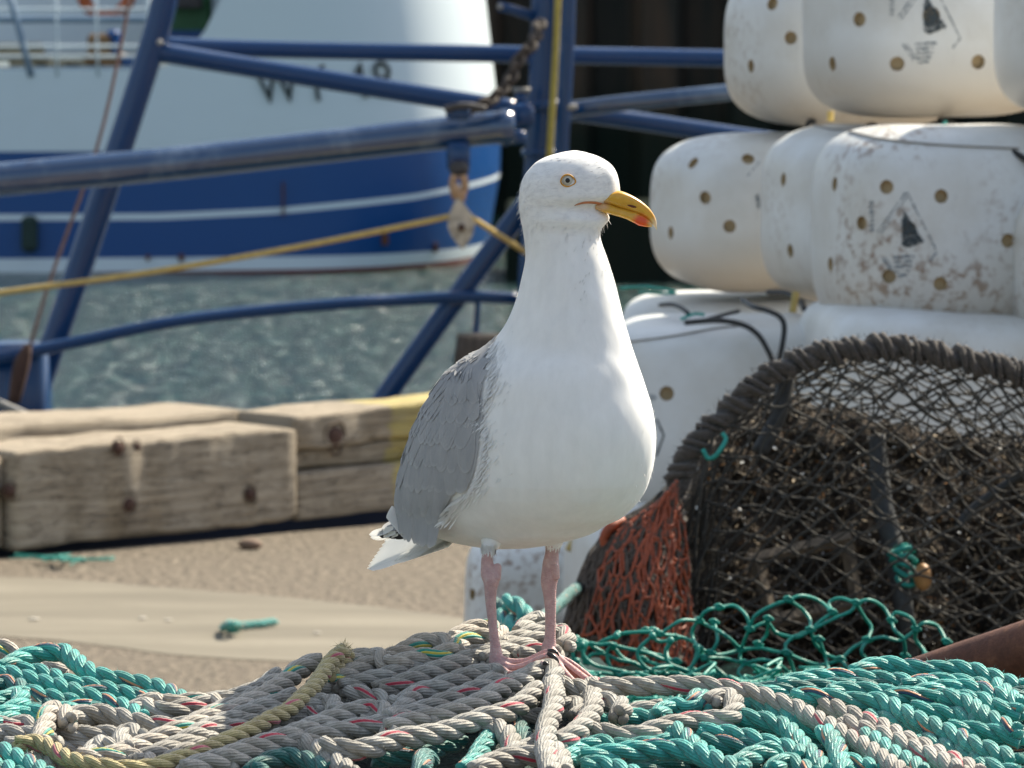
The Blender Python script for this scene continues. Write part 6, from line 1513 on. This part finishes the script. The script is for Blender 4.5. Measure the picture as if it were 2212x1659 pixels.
    f = [(j*n1+i, (j+1)*n1+i, (j+1)*n1+i+1, j*n1+i+1) for j in range(n2-1) for i in range(n1-1)]+[((n2-1)*n1+i, nn+i, nn+i+1, (n2-1)*n1+i+1) for i in range(n1-1)]+[(nn+n1+i, i, i+1, nn+n1+i+1) for i in range(n1-1)]
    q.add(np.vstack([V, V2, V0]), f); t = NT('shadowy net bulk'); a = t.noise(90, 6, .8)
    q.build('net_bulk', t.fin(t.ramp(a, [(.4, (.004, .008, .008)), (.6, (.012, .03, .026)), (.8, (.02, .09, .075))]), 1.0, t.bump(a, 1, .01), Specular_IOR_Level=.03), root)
green_net()
def bits():
    # rusty pipe
    q = MB(); P = catmull([W(1780, 1545, 5.35), W(1960, 1478, 5.3), W(2212, 1405, 5.2), W(2420, 1345, 5.12)], .03); P = np.array(P)
    rr_ = np.linspace(.020, .034, len(P)); tube(q, P, rr_, 40)
    rm = NT('brown rusted pipe'); a = rm.noise(16, 6, .7); b = rm.noise(90, 5, .7)
    m = rm.fin(rm.ramp(rm.math('ADD', rm.math('MULTIPLY', a, .6), rm.math('MULTIPLY', b, .4)), [(.3, (.05, .018, .011)), (.5, (.12, .045, .026)), (.7, (.24, .105, .055))]), .75, rm.bump(b, .5, .003))
    tag(q.build('rusty_pipe', m), 'rusty brown steel pipe sloping up to the right edge', 'pipe')
    # support under pipe
    # teal rope clump behind the legs
    rope_l = [[W(1095, 1300, 6.4), W(1125, 1315, 6.38), W(1138, 1345, 6.36), W(1120, 1375, 6.36), W(1092, 1385, 6.4)], [W(1085, 1330, 6.42), W(1110, 1355, 6.36), W(1140, 1385, 6.36), W(1120, 1410, 6.4)], [W(1085, 1385, 6.4), W(1128, 1372, 6.34), W(1160, 1345, 6.4), W(1200, 1312, 6.8), W(1240, 1275, 7.3), W(1275, 1255, 7.7), W(1345, 1225, 7.9)], [W(1075, 1300, 6.45), W(1100, 1325, 6.42), W(1112, 1400, 6.42)]]
    labs = ['teal rope curling up behind the near leg of the gull', 'teal rope crossing the clump behind the near leg', 'teal rope leading up right between the two gull legs', 'teal rope at the back of the clump behind the near leg']
    for i, P in enumerate(rope_l): tag(rope_mesh(P, .024 if i < 2 else .017, seed=900+i).build('teal_rope', M['dark_teal_rope' if i in (2, 3) else 'teal_rope']), labs[i], 'rope', 'teal ropes clumped behind the legs')
    q = MB(); c = W(1135, 1480, 6.5); box(q, (c[0]+.02, 6.62, c[2]/2), (.22, .42, c[2]-.01), None, 0, .03)
    tag(q.build('plastic_tub', m_simple('dark tub', (.03, .05, .05), .95, Specular_IOR_Level=.05)), 'dark plastic tub under the teal rope clump', 'tub')
    # pale rounded rope end at far left, behind the teal coils
    tag(rope_mesh([W(-60, 1400, 4.75), W(0, 1402, 4.74), W(30, 1418, 4.74), W(60, 1440, 4.74), W(140, 1455, 4.74)], .021, seed=77).build('pale_rope', M['pale_rope']), 'pale grey rope behind the high teal arch at the left edge', 'rope')
    # scraps on the quay
    def scrap(P, D, lab, seed): tag(rope_mesh(P, D, seed=seed, fray=True).build('rope_scrap', M['teal_rope']), lab, 'rope')
    g = lambda u, v, z=.012: ground(u, v+0, z)
    root = empty('knotted_rope', g(520, 1357), 'knotted offcut of teal rope lying on the smooth concrete', 'rope')
    q = rope_mesh([g(506, 1352, .016), g(535, 1350, .014), g(565, 1347, .014), g(596, 1343, .014)], .022, seed=31); q.build('tail', M['teal_rope'], root)
    P = [g(480, 1356, .012), g(488, 1350, .03), g(503, 1348, .042), g(516, 1352, .03), g(508, 1360, .018), g(494, 1358, .02), g(490, 1348, .035), g(506, 1346, .03), g(518, 1352, .014)]
    rope_mesh(P, .020, seed=33, fray=True).build('knot', M['teal_rope'], root)
    P = [g(60, 1216, .01), g(95, 1209, .012), g(120, 1206, .02), (g(135, 1210, .03)), g(150, 1209, .012), g(185, 1210, .01), g(230, 1211, .01)]
    q = MB(); P = P[1:6]; ctube(q, P, .006, step=.01); r_ = np.random.default_rng(3)
    for k in range(14): a = P[r_.integers(0, 5)]; ctube(q, [a, a+r_.normal(size=3)*np.array((.06, .05, .0))+np.array((0, 0, .008)), a+r_.normal(size=3)*np.array((.06, .06, 0))], .002, step=.02, n=5)
    tag(q.build('frayed_twine', tealp), 'frayed teal twine lying by the foot of the baulk', 'twine')
    ch = m_simple('white shell chip', (.46, .43, .38), .7)
    for i, (u, v, r, lab) in enumerate(((685, 1366, .016, 'white chip on the concrete right of the knotted offcut'), (74, 1336, .022, 'pale chip lying at the far left of the smooth concrete'), (308, 1334, .018, 'pale chip left of the knotted offcut'), (364, 1338, .016, 'small pale chip nearest the knotted offcut on its left'))):
        q = MB(); sphere(q, ground(u, v, .007), r*.7, 10, 6, 0, (1.1, .9, .12)); tag(q.build('shell_chip', ch), lab, 'chip', 'pale chips scattered on the concrete')
    q = MB(); sphere(q, ground(1020, 1165, .02), .04, 12, 8, 0, (1.2, 1, .6)); 
    q2 = MB(); c = W(592, 1462, 4.72); ctube(q2, [c+np.array((-.002, 0, -.05)), c+np.array((-.001, 0, -.02)), c], [.0055, .0055, .0062], step=.003); tag(q2.build('black_plug', m_simple('black plastic', (.02, .02, .025), .4)), 'small black plug poking up behind the grey ropes at left', 'plug')
    q3 = MB(); sphere(q3, ground(540, 1176, .015), .030, 12, 8, 0, (1.3, .8, .6)); tag(q3.build('pebble', m_simple('brown pebble', (.20, .13, .09), .8)), 'brown pebble on the rough concrete by the baulk', 'pebble')
bits()
# ---------------------------------------------------------------- sky, sun, camera
def world():
    w = bpy.data.worlds.new('World'); S.world = w; w.use_nodes = True; t = w.node_tree; bg = t.nodes['Background']
    sky = t.nodes.new('ShaderNodeTexSky'); sky.sky_type = 'NISHITA'; sky.sun_disc = False
    el, az = math.radians(SUN_EL), math.radians(SUN_AZ)
    sky.sun_elevation = el; sky.sun_rotation = az; sky.air_density = 1.0; sky.dust_density = 2.0; sky.ozone_density = 1.0
    tc = t.nodes.new('ShaderNodeTexCoord'); nz = t.nodes.new('ShaderNodeTexNoise'); nz.inputs['Scale'].default_value = 2.2; nz.inputs['Detail'].default_value = 7
    mp = t.nodes.new('ShaderNodeMapping'); mp.inputs['Scale'].default_value = (1, 1, 2.2); t.links.new(tc.outputs['Generated'], mp.inputs[0]); t.links.new(mp.outputs[0], nz.inputs[0])
    cr = t.nodes.new('ShaderNodeValToRGB'); cr.color_ramp.elements[0].position = .45; cr.color_ramp.elements[1].position = .62; t.links.new(nz.outputs[0], cr.inputs[0])
    mx = t.nodes.new('ShaderNodeMix'); mx.data_type = 'RGBA'; t.links.new(cr.outputs[0], mx.inputs[0]); t.links.new(sky.outputs[0], mx.inputs[6]); mx.inputs[7].default_value = (CLOUD*.95, CLOUD*1.02, CLOUD*1.0, 1)
    t.links.new(mx.outputs[2], bg.inputs[0]); bg.inputs[1].default_value = SKY
    L = bpy.data.lights.new('sun', 'SUN'); L.energy = SUN; L.angle = math.radians(.53); L.color = (1, .91, .74)
    o = bpy.data.objects.new('sun', L); COL.objects.link(o)
    d = Vector((math.sin(az)*math.cos(el), math.cos(az)*math.cos(el), math.sin(el))); o.rotation_euler = (-d).to_track_quat('-Z', 'Y').to_euler(); o.location = d*30
SUN_EL, SUN_AZ, SUN, SKY, CLOUD = 44, 43, 5.0, .12, 3.3
world()
cd = bpy.data.cameras.new('camera'); cam = bpy.data.objects.new('camera', cd); COL.objects.link(cam); S.camera = cam
cam.location = (0, 0, CAMH); cam.rotation_euler = (math.pi/2, 0, 0)
cd.sensor_width = 36; cd.lens = 36*F/2212; cd.shift_y = -(829.5+50)/2212; cd.clip_end = 1000; cd.clip_start = .1
cd.dof.use_dof = True; cd.dof.focus_distance = 4.47; cd.dof.aperture_fstop = 24
S.view_settings.view_transform = 'Standard'; S.view_settings.look = 'None'; S.view_settings.gamma = 1; S.view_settings.exposure = 0.78
S.render.resolution_x = 1024; S.render.resolution_y = 768
